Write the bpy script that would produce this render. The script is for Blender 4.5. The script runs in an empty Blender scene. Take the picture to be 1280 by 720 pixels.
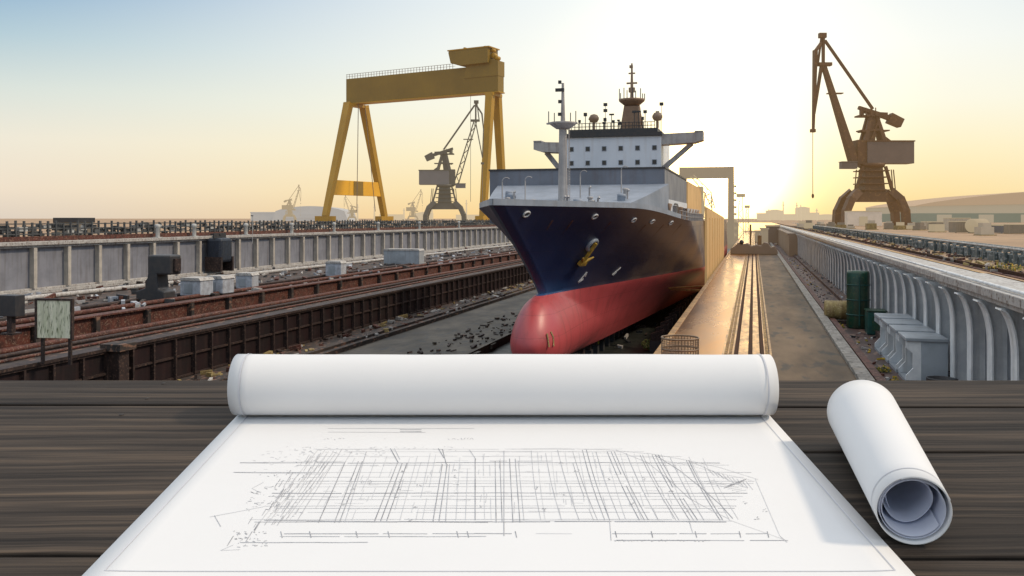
import bpy, math, random
from mathutils import Vector, Matrix
random.seed(7)
S = bpy.context.scene
COL = S.collection
A = math.atan(302 / 1100.0)            # heading of the dock, to the right of straight ahead
CA, SA = math.cos(A), math.sin(A)
CZ = 2.9                               # eye height above the coping of the dock
R = math.radians

# ------------------------------------------------------------------ helpers
def D(u, v, z=0.0):
    """dock coordinates (u across, v along) -> world"""
    return Vector((u * CA + v * SA, -u * SA + v * CA, z))
def far_point(px, dist, z=0.0):
    return Vector(((px - 640) / 1100.0 * dist, dist, z))

class MB:
    def __init__(s):
        s.v = []; s.f = []; s.m = []; s.sm = []
    def add(s, vs, fs, m=0, smooth=False):
        b = len(s.v)
        s.v += [tuple(p) for p in vs]
        for f in fs:
            s.f.append(tuple(b + i for i in f)); s.m.append(m); s.sm.append(smooth)
    def box(s, x0, x1, y0, y1, z0, z1, m=0):
        s.add([(x0,y0,z0),(x1,y0,z0),(x1,y1,z0),(x0,y1,z0),(x0,y0,z1),(x1,y0,z1),(x1,y1,z1),(x0,y1,z1)],
              [(0,3,2,1),(4,5,6,7),(0,1,5,4),(1,2,6,5),(2,3,7,6),(3,0,4,7)], m)
    def cbox(s, c, d, m=0):
        s.box(c[0]-d[0]/2, c[0]+d[0]/2, c[1]-d[1]/2, c[1]+d[1]/2, c[2]-d[2]/2, c[2]+d[2]/2, m)
    def beam(s, p0, p1, w0, h0, w1=None, h1=None, up=(0,0,1), m=0):
        w1 = w0 if w1 is None else w1; h1 = h0 if h1 is None else h1
        p0 = Vector(p0); p1 = Vector(p1); d = (p1-p0).normalized(); up = Vector(up)
        if abs(d.dot(up)) > .98: up = Vector((0,1,0))
        sx = d.cross(up).normalized(); sy = sx.cross(d).normalized()
        vs = []
        for p, w, h in ((p0,w0,h0),(p1,w1,h1)):
            for a, b in ((-1,-1),(1,-1),(1,1),(-1,1)):
                vs.append(p + sx*a*w/2 + sy*b*h/2)
        s.add(vs, [(0,1,2,3),(7,6,5,4),(0,4,5,1),(1,5,6,2),(2,6,7,3),(3,7,4,0)], m)
    def tube(s, pts, r, n=10, m=0, caps=True, r1=None):
        pts = [Vector(p) for p in pts]; rings = []
        N = len(pts)
        for i, p in enumerate(pts):
            d = (pts[min(i+1,N-1)] - pts[max(i-1,0)]).normalized()
            up = Vector((0,0,1)) if abs(d.z) < .95 else Vector((0,1,0))
            a = d.cross(up).normalized(); b = a.cross(d)
            rr = r if r1 is None else r + (r1-r)*i/(N-1)
            rings.append([p + a*math.cos(t*2*math.pi/n)*rr + b*math.sin(t*2*math.pi/n)*rr for t in range(n)])
        vs = [q for g in rings for q in g]; fs = []
        for i in range(N-1):
            for t in range(n):
                fs.append((i*n+t, (i+1)*n+t, (i+1)*n+(t+1)%n, i*n+(t+1)%n))
        s.add(vs, fs, m, True)
        if caps:
            s.add(rings[0], [tuple(range(n))], m); s.add(rings[-1], [tuple(reversed(range(n)))], m)
    def lathe(s, prof, c=(0,0,0), n=20, m=0, axis='z'):
        vs = []; fs = []
        for r, z in prof:
            for t in range(n):
                a = 2*math.pi*t/n
                if axis == 'z': vs.append((c[0]+r*math.cos(a), c[1]+r*math.sin(a), c[2]+z))
                elif axis == 'y': vs.append((c[0]+r*math.cos(a), c[1]+z, c[2]+r*math.sin(a)))
                else: vs.append((c[0]+z, c[1]+r*math.cos(a), c[2]+r*math.sin(a)))
        for i in range(len(prof)-1):
            for t in range(n):
                fs.append((i*n+t, i*n+(t+1)%n, (i+1)*n+(t+1)%n, (i+1)*n+t))
        s.add(vs, fs, m, True)
    def prism(s, poly, a0, a1, axis='y', m=0):
        """poly of 2D points extruded along axis"""
        n = len(poly); vs = []
        for a in (a0, a1):
            for p, q in poly:
                vs.append((p, a, q) if axis == 'y' else ((a, p, q) if axis == 'x' else (p, q, a)))
        fs = [tuple(range(n)), tuple(range(2*n-1, n-1, -1))]
        for i in range(n):
            j = (i+1) % n; fs.append((i, i+n, j+n, j))
        s.add(vs, fs, m)
    def build(s, name, mats, parent=None, loc=None, rz=None, bevel=0, fixn=True):
        me = bpy.data.meshes.new(name); me.from_pydata(s.v, [], s.f)
        if not isinstance(mats, (list, tuple)): mats = [mats]
        for mm in mats: me.materials.append(mm)
        me.polygons.foreach_set('material_index', s.m); me.polygons.foreach_set('use_smooth', s.sm)
        if fixn:
            import bmesh
            bm = bmesh.new(); bm.from_mesh(me); bmesh.ops.recalc_face_normals(bm, faces=bm.faces); bm.to_mesh(me); bm.free()
        me.update()
        o = bpy.data.objects.new(name, me); COL.objects.link(o)
        if parent: o.parent = parent
        if loc is not None: o.location = loc
        if rz is not None: o.rotation_euler = (0,0,rz)
        if bevel:
            b = o.modifiers.new('Bevel', 'BEVEL'); b.width = bevel; b.segments = 2; b.limit_method = 'ANGLE'
            b.harden_normals = False
        return o
def tag(o, label=None, cat=None, group=None, kind=None):
    if label: o['label'] = label
    if cat: o['category'] = cat
    if group: o['group'] = group
    if kind: o['kind'] = kind
    return o
def thing(name, label, cat, loc=(0,0,0), rz=0.0, group=None):
    o = bpy.data.objects.new(name, None); COL.objects.link(o)
    o.empty_display_size = .2
    o.location = loc; o.rotation_euler = (0,0,rz)
    return tag(o, label, cat, group)
def dup(root, loc, rz=None, label=None, sc=None):
    def cp(o, par):
        c = o.copy(); COL.objects.link(c); c.parent = par
        for ch in [x for x in bpy.data.objects if x.parent == o]: cp(ch, c)
        return c
    r = cp(root, None); r.location = loc
    if rz is not None: r.rotation_euler = (0,0,rz)
    if label: r['label'] = label
    if sc: r.scale = sc
    return r

# ------------------------------------------------------------------ materials
HAZE = (1.0, .80, .50)
def mat(name, c1, c2=None, scale=1.0, stretch=(1,1,1), rough=.6, metal=0.0, bump=0.0, contrast=.5,
        c3=None, streak=0.0, streak_col=(.12,.05,.025), haze=0.0, hazecol=HAZE, coat=0.0, rvar=.15, bscale=None, spec=.5):
    m = bpy.data.materials.new(name); m.use_nodes = True
    nt = m.node_tree; N = nt.nodes; L = nt.links; N.clear()
    out = N.new('ShaderNodeOutputMaterial'); bs = N.new('ShaderNodeBsdfPrincipled')
    tc = N.new('ShaderNodeTexCoord'); mp = N.new('ShaderNodeMapping'); mp.inputs['Scale'].default_value = stretch
    oi = N.new('ShaderNodeObjectInfo'); om = N.new('ShaderNodeVectorMath'); om.operation = 'SCALE'; om.inputs[0].default_value = (37, 53, 11)
    L.new(oi.outputs['Random'], om.inputs['Scale'])
    oa = N.new('ShaderNodeVectorMath'); oa.operation = 'ADD'; L.new(tc.outputs['Object'], oa.inputs[0]); L.new(om.outputs[0], oa.inputs[1])
    L.new(oa.outputs[0], mp.inputs['Vector'])
    no = N.new('ShaderNodeTexNoise'); no.inputs['Scale'].default_value = scale; no.inputs['Detail'].default_value = 9
    no.inputs['Roughness'].default_value = .62
    L.new(mp.outputs[0], no.inputs['Vector'])
    cr = N.new('ShaderNodeMapRange'); cr.inputs['From Min'].default_value = .5-contrast/2*.5; cr.inputs['From Max'].default_value = .5+contrast/2*.5
    L.new(no.outputs['Fac'], cr.inputs['Value'])
    mx = N.new('ShaderNodeMix'); mx.data_type = 'RGBA'
    c2 = c2 or tuple(x*.75 for x in c1)
    mx.inputs['A'].default_value = (*c1,1); mx.inputs['B'].default_value = (*c2,1)
    L.new(cr.outputs[0], mx.inputs['Factor']); col = mx.outputs['Result']
    if c3:
        n2 = N.new('ShaderNodeTexNoise'); n2.inputs['Scale'].default_value = scale*4.3; n2.inputs['Detail'].default_value = 8
        L.new(mp.outputs[0], n2.inputs['Vector'])
        r2 = N.new('ShaderNodeMapRange'); r2.inputs['From Min'].default_value = .55; r2.inputs['From Max'].default_value = .66
        L.new(n2.outputs['Fac'], r2.inputs['Value'])
        m2 = N.new('ShaderNodeMix'); m2.data_type = 'RGBA'; m2.inputs['B'].default_value = (*c3,1)
        L.new(r2.outputs[0], m2.inputs['Factor']); L.new(col, m2.inputs['A']); col = m2.outputs['Result']
    if streak:
        ms = N.new('ShaderNodeMapping'); ms.inputs['Scale'].default_value = (1.6,1.6,.13)
        L.new(oa.outputs[0], ms.inputs['Vector'])
        n3 = N.new('ShaderNodeTexNoise'); n3.inputs['Scale'].default_value = 1.3; n3.inputs['Detail'].default_value = 6
        L.new(ms.outputs[0], n3.inputs['Vector'])
        r3 = N.new('ShaderNodeMapRange'); r3.inputs['From Min'].default_value = .5; r3.inputs['From Max'].default_value = .72
        r3.inputs['To Max'].default_value = streak
        L.new(n3.outputs['Fac'], r3.inputs['Value'])
        m3 = N.new('ShaderNodeMix'); m3.data_type = 'RGBA'; m3.inputs['B'].default_value = (*streak_col,1)
        L.new(r3.outputs[0], m3.inputs['Factor']); L.new(col, m3.inputs['A']); col = m3.outputs['Result']
    L.new(col, bs.inputs['Base Color'])
    rr = N.new('ShaderNodeMapRange'); rr.inputs['To Min'].default_value = max(.02, rough-rvar); rr.inputs['To Max'].default_value = min(1, rough+rvar)
    L.new(no.outputs['Fac'], rr.inputs['Value']); L.new(rr.outputs[0], bs.inputs['Roughness'])
    bs.inputs['Metallic'].default_value = metal; bs.inputs['Coat Weight'].default_value = coat
    bs.inputs['Specular IOR Level'].default_value = spec
    if bump:
        bp = N.new('ShaderNodeBump'); bp.inputs['Strength'].default_value = bump; bp.inputs['Distance'].default_value = .05 if not bscale else bscale
        L.new(no.outputs['Fac'], bp.inputs['Height']); L.new(bp.outputs[0], bs.inputs['Normal'])
    sh = bs.outputs[0]
    if haze:  # distance haze painted in: a tinted glow mixed over the surface
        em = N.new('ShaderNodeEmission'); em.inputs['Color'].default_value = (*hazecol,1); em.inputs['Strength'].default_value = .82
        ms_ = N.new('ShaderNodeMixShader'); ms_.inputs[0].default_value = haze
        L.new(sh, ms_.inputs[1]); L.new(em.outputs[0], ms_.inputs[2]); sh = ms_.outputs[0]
    L.new(sh, out.inputs['Surface'])
    m['bsdf'] = bs.name
    return m

M = {}
M['coping'] = mat('dock_paint_light', (.52,.50,.47), (.39,.375,.36), 1.2, rough=.55, bump=.2, c3=(.16,.12,.10), streak=.35)
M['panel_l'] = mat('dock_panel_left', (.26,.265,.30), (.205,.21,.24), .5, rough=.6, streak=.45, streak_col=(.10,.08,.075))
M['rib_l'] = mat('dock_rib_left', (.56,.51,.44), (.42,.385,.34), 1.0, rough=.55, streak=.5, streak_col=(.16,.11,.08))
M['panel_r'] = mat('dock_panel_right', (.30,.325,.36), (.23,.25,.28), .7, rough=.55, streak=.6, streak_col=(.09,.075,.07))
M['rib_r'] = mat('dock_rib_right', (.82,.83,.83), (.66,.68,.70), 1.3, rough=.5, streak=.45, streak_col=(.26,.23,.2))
M['rust'] = mat('rusty_red_steel', (.12,.032,.019), (.045,.015,.010), 1.5, rough=.7, bump=.3, c3=(.22,.14,.10))
M['rustdark'] = mat('dark_oxide_steel', (.016,.0045,.0055), (.007,.0025,.003), .6, rough=.65, streak=.4, streak_col=(.05,.025,.02))
M['frame'] = mat('brown_frame_steel', (.042,.024,.02), (.018,.010,.009), 1.2, rough=.65, c3=(.10,.06,.045))
M['ledge'] = mat('grimy_ledge', (.065,.048,.04), (.025,.02,.018), .6, (1,.35,1), rough=.75, bump=.4, c3=(.22,.12,.08))
M['floor'] = mat('dock_floor_concrete', (.105,.085,.06), (.040,.034,.026), .25, (1,.5,1), rough=.65, bump=.3, c3=(.04,.04,.04))
M['pit'] = mat('wet_pit_floor', (.022,.026,.022), (.010,.012,.011), .4, rough=.5, bump=.4, c3=(.05,.05,.035))
M['kerb'] = mat('patchy_kerb', (.36,.33,.29), (.20,.18,.16), 1.1, rough=.7, bump=.3, c3=(.05,.045,.04))
M['edge'] = mat('golden_edge_steel', (.44,.25,.08), (.20,.10,.035), 1.5, rough=.45, bump=.2)
M['pier_gold'] = mat('wet_deck_gold_glare', (.22,.065,.008), (.66,.29,.04), .28, (1,.22,1), metal=1.0, rough=.27, bump=.32, rvar=.14, contrast=.9)  # golden sun glare put into the metal tint and brighter patches
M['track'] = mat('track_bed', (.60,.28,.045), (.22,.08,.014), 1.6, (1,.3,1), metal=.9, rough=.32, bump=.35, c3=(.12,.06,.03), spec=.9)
M['pier_grey'] = mat('pier_concrete', (.135,.086,.045), (.070,.047,.028), .3, (1,.3,1), rough=.62, bump=.3, c3=(.045,.036,.028), rvar=.15, spec=.25)
M['rail'] = mat('worn_rail', (.035,.015,.009), (.07,.03,.014), 3, rough=.75, spec=.12)
M['stud'] = mat('clamp_steel', (.55,.34,.11), (.22,.11,.04), 4, rough=.4)
M['red_floor'] = mat('red_oxide_channel', (.11,.055,.045), (.055,.034,.03), .5, (1,.3,1), rough=.6, bump=.3, c3=(.22,.14,.10))
M['sand'] = mat('sandy_yard', (.40,.25,.14), (.30,.19,.11), .05, rough=.85, c3=(.22,.15,.10), haze=.06)
M['white'] = mat('white_ship_paint', (.66,.71,.79), (.60,.65,.73), .3, rough=.4, streak=.18, streak_col=(.35,.28,.22))
M['shipgrey'] = mat('grey_ship_paint', (.17,.19,.235), (.13,.145,.18), .3, rough=.5, streak=.2)
M['shiplight'] = mat('pale_blue_grey_paint', (.27,.31,.38), (.20,.235,.29), .35, rough=.5, streak=.3, streak_col=(.2,.18,.17))
M['tan'] = mat('tan_steel_sun_tint', (.62,.36,.13), (.46,.26,.095), .25, rough=.55, streak=.3, streak_col=(.3,.17,.08), haze=.30, hazecol=(1.0,.66,.30))  # gold of the low sun and its haze put into the colour
M['dark'] = mat('dark_steel', (.03,.032,.037), (.05,.045,.045), 2, rough=.5)
M['glass'] = mat('dark_glass', (.012,.018,.025), (.02,.025,.03), 2, rough=.12)
M['brown'] = mat('brown_mast_paint', (.30,.19,.12), (.22,.14,.09), 1, rough=.55)
M['mast'] = mat('mast_paint', (.45,.43,.42), (.32,.31,.31), .6, rough=.5, streak=.4)
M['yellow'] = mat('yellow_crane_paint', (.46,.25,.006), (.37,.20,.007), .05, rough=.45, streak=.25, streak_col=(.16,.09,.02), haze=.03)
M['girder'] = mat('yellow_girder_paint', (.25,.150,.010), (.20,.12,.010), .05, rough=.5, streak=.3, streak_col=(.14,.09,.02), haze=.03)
M['orange'] = mat('orange_beam_paint', (.80,.42,.01), (.72,.36,.01), .1, rough=.45, haze=.03)
M['crane_brown'] = mat('brown_crane_steel', (.10,.042,.016), (.065,.028,.012), .2, rough=.6, c3=(.15,.075,.025), haze=.09, hazecol=(1.0,.6,.25))  # base tuned darker against the sun lamp; orange haze glow mixed in
M['crane_house'] = mat('crane_house_steel', (.13,.095,.08), (.10,.075,.065), .15, rough=.55, haze=.08, hazecol=(1.,.66,.36))
M['crane_grey'] = mat('grey_crane_steel', (.075,.07,.065), (.05,.045,.045), .2, rough=.55, haze=.09)
M['crane_grey_house'] = mat('grey_crane_house', (.12,.12,.15), (.09,.09,.115), .1, rough=.55, haze=.10)
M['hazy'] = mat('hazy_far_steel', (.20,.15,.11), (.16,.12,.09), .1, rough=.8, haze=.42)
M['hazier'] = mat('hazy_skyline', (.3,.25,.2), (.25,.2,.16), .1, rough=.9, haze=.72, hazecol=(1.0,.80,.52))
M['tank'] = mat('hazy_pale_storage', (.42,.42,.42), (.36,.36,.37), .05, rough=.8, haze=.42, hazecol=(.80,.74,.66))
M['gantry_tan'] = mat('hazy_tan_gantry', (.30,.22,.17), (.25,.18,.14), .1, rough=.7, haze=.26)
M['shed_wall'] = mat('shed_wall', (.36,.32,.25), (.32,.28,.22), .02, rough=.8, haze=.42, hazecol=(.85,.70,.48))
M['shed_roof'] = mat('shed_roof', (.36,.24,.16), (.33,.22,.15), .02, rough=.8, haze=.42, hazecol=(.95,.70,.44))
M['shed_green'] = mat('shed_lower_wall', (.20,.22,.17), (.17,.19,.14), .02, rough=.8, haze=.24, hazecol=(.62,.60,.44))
M['green'] = mat('dark_green_paint', (.010,.065,.038), (.006,.035,.022), 1.5, rough=.4, c3=(.05,.07,.03), streak=.3)
M['teal'] = mat('teal_green_paint', (.008,.075,.06), (.006,.045,.038), 1.5, rough=.45)
M['khaki'] = mat('khaki_barrel', (.36,.27,.10), (.20,.13,.05), 1.6, rough=.6, c3=(.45,.36,.18))
M['steel_box'] = mat('blue_grey_box_steel', (.38,.42,.46), (.28,.31,.34), .5, rough=.45, streak=.4, streak_col=(.16,.15,.14))
M['flower'] = mat('yellow_weeds', (.60,.36,.02), (.25,.22,.03), 3, rough=.8)
M['leaf'] = mat('weed_leaf', (.10,.13,.03), (.05,.06,.02), 3, rough=.8)
M['navybox'] = mat('dark_blue_tank_paint', (.02,.03,.05), (.012,.018,.03), 1.5, rough=.5, c3=(.05,.05,.055))
M['whitebox'] = mat('chalky_white_box', (.50,.54,.60), (.32,.34,.38), 1.5, rough=.6, streak=.3)
M['sign'] = mat('stained_sign_paint', (.80,.78,.62), (.58,.60,.42), 1.4, (2,2,.3), rough=.6, c3=(.12,.14,.06), streak=.5, streak_col=(.14,.15,.06))
M['gold'] = mat('yellow_anchor_paint', (.55,.36,.05), (.3,.2,.05), 2, rough=.5)
M['mark'] = mat('white_hull_marking', (.7,.72,.75), (.5,.52,.55), 3, rough=.5)
M['bluebox'] = mat('blue_container_paint', (.03,.05,.12), (.05,.06,.10), .5, rough=.6, haze=.10)
M['greybox'] = mat('brown_grey_container_paint', (.15,.11,.09), (.10,.08,.07), .5, rough=.6, haze=.12)
M['palebox'] = mat('pale_container_paint', (.42,.36,.30), (.34,.29,.24), .5, rough=.6, haze=.14)
M['sitebox'] = mat('pale_site_container_paint', (.66,.58,.52), (.56,.49,.44), .5, rough=.6, haze=.16)
M['fence'] = mat('railing_dark', (.05,.055,.06), (.10,.10,.10), 1, rough=.5)
M['fencelight'] = mat('railing_light', (.50,.50,.48), (.36,.36,.35), 1, rough=.5)
M['tealfence'] = mat('trestle_teal_steel', (.06,.085,.09), (.16,.18,.18), 1, rough=.5, c3=(.4,.42,.42))
M['mesh'] = mat('wire_mesh_steel', (.28,.20,.13), (.2,.14,.1), 2, rough=.5, metal=.3)
M['hivis'] = mat('hivis_yellow', (.50,.50,.02), (.38,.38,.03), 2, rough=.7)
M['skin'] = mat('skin', (.35,.2,.13), (.3,.17,.11), 2, rough=.6)
M['trouser'] = mat('dark_trousers', (.03,.03,.035), (.02,.02,.02), 2, rough=.8)

def paper(name, c=(.80,.80,.80), trans=0.0):
    m = mat(name, c, tuple(x*.975 for x in c), 3.0, rough=.75, bump=.05, bscale=.004, rvar=.05, spec=.25)
    return m
M['paper'] = paper('drafting_paper', (.745,.75,.76))
M['paperblue'] = paper('inner_paper', (.58,.61,.72))
M['ink'] = mat('grey_ink', (.32,.33,.36), (.48,.49,.52), 40, rough=.8)
M['inkdark'] = mat('dark_ink', (.18,.185,.21), (.34,.35,.38), 40, rough=.8)
M['inkpale'] = mat('pale_ink', (.42,.43,.46), (.58,.59,.61), 30, rough=.8)
M['border'] = mat('border_line_ink', (.52,.53,.58), (.58,.59,.63), 10, rough=.8)

def wood_mat():
    m = bpy.data.materials.new('weathered_table_wood'); m.use_nodes = True
    nt = m.node_tree; N = nt.nodes; L = nt.links; bs = N['Principled BSDF']
    tc = N.new('ShaderNodeTexCoord'); oi = N.new('ShaderNodeObjectInfo')
    off = N.new('ShaderNodeVectorMath'); off.operation = 'ADD'
    cmb = N.new('ShaderNodeCombineXYZ'); mu = N.new('ShaderNodeMath'); mu.operation = 'MULTIPLY'; mu.inputs[1].default_value = 30
    L.new(oi.outputs['Random'], mu.inputs[0]); L.new(mu.outputs[0], cmb.inputs[0]); L.new(mu.outputs[0], cmb.inputs[1])
    L.new(tc.outputs['Object'], off.inputs[0]); L.new(cmb.outputs[0], off.inputs[1])
    # slow warp so that the grain wanders
    wn = N.new('ShaderNodeTexNoise'); wn.inputs['Scale'].default_value = 1.6; wn.inputs['Detail'].default_value = 3
    L.new(off.outputs[0], wn.inputs['Vector'])
    sb = N.new('ShaderNodeVectorMath'); sb.operation = 'SCALE'; sb.inputs['Scale'].default_value = .05
    L.new(wn.outputs['Color'], sb.inputs[0])
    ad = N.new('ShaderNodeVectorMath'); ad.operation = 'ADD'; L.new(off.outputs[0], ad.inputs[0]); L.new(sb.outputs[0], ad.inputs[1])
    def noise(stretch, scale, det):
        mp = N.new('ShaderNodeMapping'); mp.inputs['Scale'].default_value = stretch; L.new(ad.outputs[0], mp.inputs['Vector'])
        n = N.new('ShaderNodeTexNoise'); n.inputs['Scale'].default_value = scale; n.inputs['Detail'].default_value = det
        n.inputs['Roughness'].default_value = .6; L.new(mp.outputs[0], n.inputs['Vector']); return n
    g1 = noise((.9, 34, 6), 1.6, 8); g2 = noise((2.2, 150, 10), 1.8, 6); g3 = noise((.6, 6, 2), 1.2, 4)
    a = N.new('ShaderNodeMath'); a.operation = 'MULTIPLY'; a.inputs[1].default_value = .5
    b = N.new('ShaderNodeMath'); b.operation = 'MULTIPLY_ADD'; b.inputs[1].default_value = .3
    c = N.new('ShaderNodeMath'); c.operation = 'MULTIPLY_ADD'; c.inputs[1].default_value = .2
    L.new(g1.outputs['Fac'], a.inputs[0]); L.new(g2.outputs['Fac'], b.inputs[0]); L.new(a.outputs[0], b.inputs[2])
    L.new(g3.outputs['Fac'], c.inputs[0]); L.new(b.outputs[0], c.inputs[2])
    cr = N.new('ShaderNodeValToRGB'); e = cr.color_ramp.elements
    e[0].position = .36; e[0].color = (.008,.0065,.0055,1); e[1].position = .64; e[1].color = (.115,.084,.060,1)
    x = e.new(.45); x.color = (.025,.0195,.016,1); x = e.new(.53); x.color = (.050,.039,.031,1)
    L.new(c.outputs[0], cr.inputs[0])
    # each board a little lighter or darker
    mr = N.new('ShaderNodeMapRange'); mr.inputs['To Min'].default_value = .75; mr.inputs['To Max'].default_value = 1.1
    L.new(oi.outputs['Random'], mr.inputs['Value'])
    vm = N.new('ShaderNodeVectorMath'); vm.operation = 'SCALE'; L.new(cr.outputs[0], vm.inputs[0]); L.new(mr.outputs[0], vm.inputs['Scale'])
    L.new(vm.outputs[0], bs.inputs['Base Color'])
    bs.inputs['Roughness'].default_value = .7; bs.inputs['Specular IOR Level'].default_value = .15
    bp = N.new('ShaderNodeBump'); bp.inputs['Strength'].default_value = .7; bp.inputs['Distance'].default_value = .0025
    L.new(c.outputs[0], bp.inputs['Height']); L.new(bp.outputs[0], bs.inputs['Normal'])
    return m
M['wood'] = wood_mat()

def hull_mat():
    m = bpy.data.materials.new('hull_paint'); m.use_nodes = True
    nt = m.node_tree; N = nt.nodes; L = nt.links; bs = N['Principled BSDF']
    tc = N.new('ShaderNodeTexCoord'); sp = N.new('ShaderNodeSeparateXYZ'); L.new(tc.outputs['Object'], sp.inputs[0])
    n = N.new('ShaderNodeTexNoise'); n.inputs['Scale'].default_value = .22; n.inputs['Detail'].default_value = 8
    mp = N.new('ShaderNodeMapping'); mp.inputs['Scale'].default_value = (1,.6,1); L.new(tc.outputs['Object'], mp.inputs[0]); L.new(mp.outputs[0], n.inputs['Vector'])
    ms = N.new('ShaderNodeMapping'); ms.inputs['Scale'].default_value = (1,1,.08); L.new(tc.outputs['Object'], ms.inputs[0])
    n2 = N.new('ShaderNodeTexNoise'); n2.inputs['Scale'].default_value = 1.1; n2.inputs['Detail'].default_value = 6; L.new(ms.outputs[0], n2.inputs['Vector'])
    def mixc(fac, a, b):
        x = N.new('ShaderNodeMix'); x.data_type = 'RGBA'
        L.new(fac, x.inputs['Factor'])
        for s_, k in ((a,'A'),(b,'B')):
            if isinstance(s_, tuple): x.inputs[k].default_value = (*s_,1)
            else: L.new(s_, x.inputs[k])
        return x.outputs['Result']
    def rng(src, a, b, lo=0, hi=1):
        x = N.new('ShaderNodeMapRange'); x.inputs['From Min'].default_value = a; x.inputs['From Max'].default_value = b
        x.inputs['To Min'].default_value = lo; x.inputs['To Max'].default_value = hi; L.new(src, x.inputs['Value']); return x.outputs[0]
    navy = mixc(rng(n.outputs['Fac'], .35, .65), (.004,.013,.060), (.006,.020,.080))
    # dusty brown with the side's gold sheen painted in, growing aft
    aft = rng(sp.outputs['Y'], 84, 118)
    dust_sheen = N.new('ShaderNodeMath'); dust_sheen.operation = 'MULTIPLY'; L.new(aft, dust_sheen.inputs[0]); L.new(rng(n.outputs['Fac'], .36, .62, .25, .9), dust_sheen.inputs[1])
    navy = mixc(dust_sheen.outputs[0], navy, (.30,.19,.10))
    navy = mixc(rng(n2.outputs['Fac'], .62, .8, 0, .25), navy, (.12,.08,.06))
    red = mixc(rng(n.outputs['Fac'], .35, .65), (.62,.10,.105), (.50,.072,.078))
    red = mixc(rng(n2.outputs['Fac'], .52, .75, 0, .4), red, (.12,.03,.025))
    red = mixc(rng(sp.outputs['Y'], 100, 150, 0, .6), red, (.24,.05,.02))
    f = rng(sp.outputs['Z'], -4.22, -4.18)
    # light blue glow painted into the colour just above the boot top, at the stem
    b1 = rng(sp.outputs['Z'], -4.2, -2.7, 1, 0); b2 = rng(sp.outputs['Y'], 79, 88, 1, 0)
    bb = N.new('ShaderNodeMath'); bb.operation = 'MULTIPLY'; L.new(b1, bb.inputs[0]); L.new(b2, bb.inputs[1])
    b3 = N.new('ShaderNodeMath'); b3.operation = 'MULTIPLY'; b3.inputs[1].default_value = .7; L.new(bb.outputs[0], b3.inputs[0])
    navy = mixc(b3.outputs[0], navy, (.03,.11,.28))
    col = mixc(f, red, navy)
    L.new(col, bs.inputs['Base Color'])
    L.new(rng(n.outputs['Fac'], .3, .7, .36, .5), bs.inputs['Roughness'])
    bs.inputs['Coat Weight'].default_value = .3; bs.inputs['Coat Roughness'].default_value = .38
    bp = N.new('ShaderNodeBump'); bp.inputs['Strength'].default_value = .25; bp.inputs['Distance'].default_value = .12
    w = N.new('ShaderNodeTexNoise'); w.inputs['Scale'].default_value = .45; w.inputs['Detail'].default_value = 3; L.new(tc.outputs['Object'], w.inputs['Vector'])
    cx = N.new('ShaderNodeCombineXYZ'); L.new(sp.outputs['Y'], cx.inputs[0]); L.new(sp.outputs['Z'], cx.inputs[1])
    bk = N.new('ShaderNodeTexBrick'); bk.inputs['Scale'].default_value = 1.0; bk.inputs['Brick Width'].default_value = 7.5; bk.inputs['Row Height'].default_value = 1.9
    bk.inputs['Mortar Size'].default_value = .035; bk.inputs['Color1'].default_value = (1,1,1,1); bk.inputs['Color2'].default_value = (.86,.86,.86,1); bk.inputs['Mortar'].default_value = (.62,.62,.62,1)
    L.new(cx.outputs[0], bk.inputs['Vector'])
    mm_ = N.new('ShaderNodeMix'); mm_.data_type = 'RGBA'; mm_.blend_type = 'MULTIPLY'; mm_.inputs['Factor'].default_value = .55
    L.new(col, mm_.inputs['A']); L.new(bk.outputs['Color'], mm_.inputs['B']); L.new(mm_.outputs['Result'], bs.inputs['Base Color'])
    b2_ = N.new('ShaderNodeBump'); b2_.invert = True; b2_.inputs['Strength'].default_value = .35; b2_.inputs['Distance'].default_value = .04
    L.new(bk.outputs['Fac'], b2_.inputs['Height']); L.new(bp.outputs[0], b2_.inputs['Normal'])
    L.new(w.outputs['Fac'], bp.inputs['Height']); L.new(b2_.outputs[0], bs.inputs['Normal'])
    return m
M['hull'] = hull_mat()

# ------------------------------------------------------------------ camera, sun, sky
cam = bpy.data.cameras.new('camera'); co = bpy.data.objects.new('camera', cam); COL.objects.link(co)
co.location = (0,0,CZ); co.rotation_euler = (R(90),0,0)
cam.sensor_width = 36; cam.lens = 36*1100/1280; cam.shift_y = -87/1280; cam.clip_start = .05; cam.clip_end = 20000
S.camera = co

SUN_AZ, SUN_EL = R(98), R(44)          # azimuth measured to the right of straight ahead
sd = Vector((math.sin(SUN_AZ)*math.cos(SUN_EL), math.cos(SUN_AZ)*math.cos(SUN_EL), math.sin(SUN_EL)))
sl = bpy.data.lights.new('sun', 'SUN'); so = bpy.data.objects.new('sun', sl); COL.objects.link(so)
sl.energy = 1.9; sl.angle = R(5); sl.color = (1.0,.82,.60)
so.rotation_euler = sd.to_track_quat('Z','Y').to_euler()

w = bpy.data.worlds.new('World'); S.world = w; w.use_nodes = True
nt = w.node_tree; N = nt.nodes; L = nt.links; N.clear()
out = N.new('ShaderNodeOutputWorld'); tc = N.new('ShaderNodeTexCoord'); sp = N.new('ShaderNodeSeparateXYZ')
nrm = N.new('ShaderNodeVectorMath'); nrm.operation = 'NORMALIZE'
L.new(tc.outputs['Generated'], nrm.inputs[0]); L.new(nrm.outputs[0], sp.inputs[0])
def ramp(stops):
    r = N.new('ShaderNodeValToRGB'); e = r.color_ramp.elements
    e[0].position = stops[0][0]; e[0].color = (*stops[0][1],1); e[1].position = stops[-1][0]; e[1].color = (*stops[-1][1],1)
    for p, c in stops[1:-1]: x = e.new(p); x.color = (*c,1)
    L.new(sp.outputs['Z'], r.inputs[0]); return r
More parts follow.
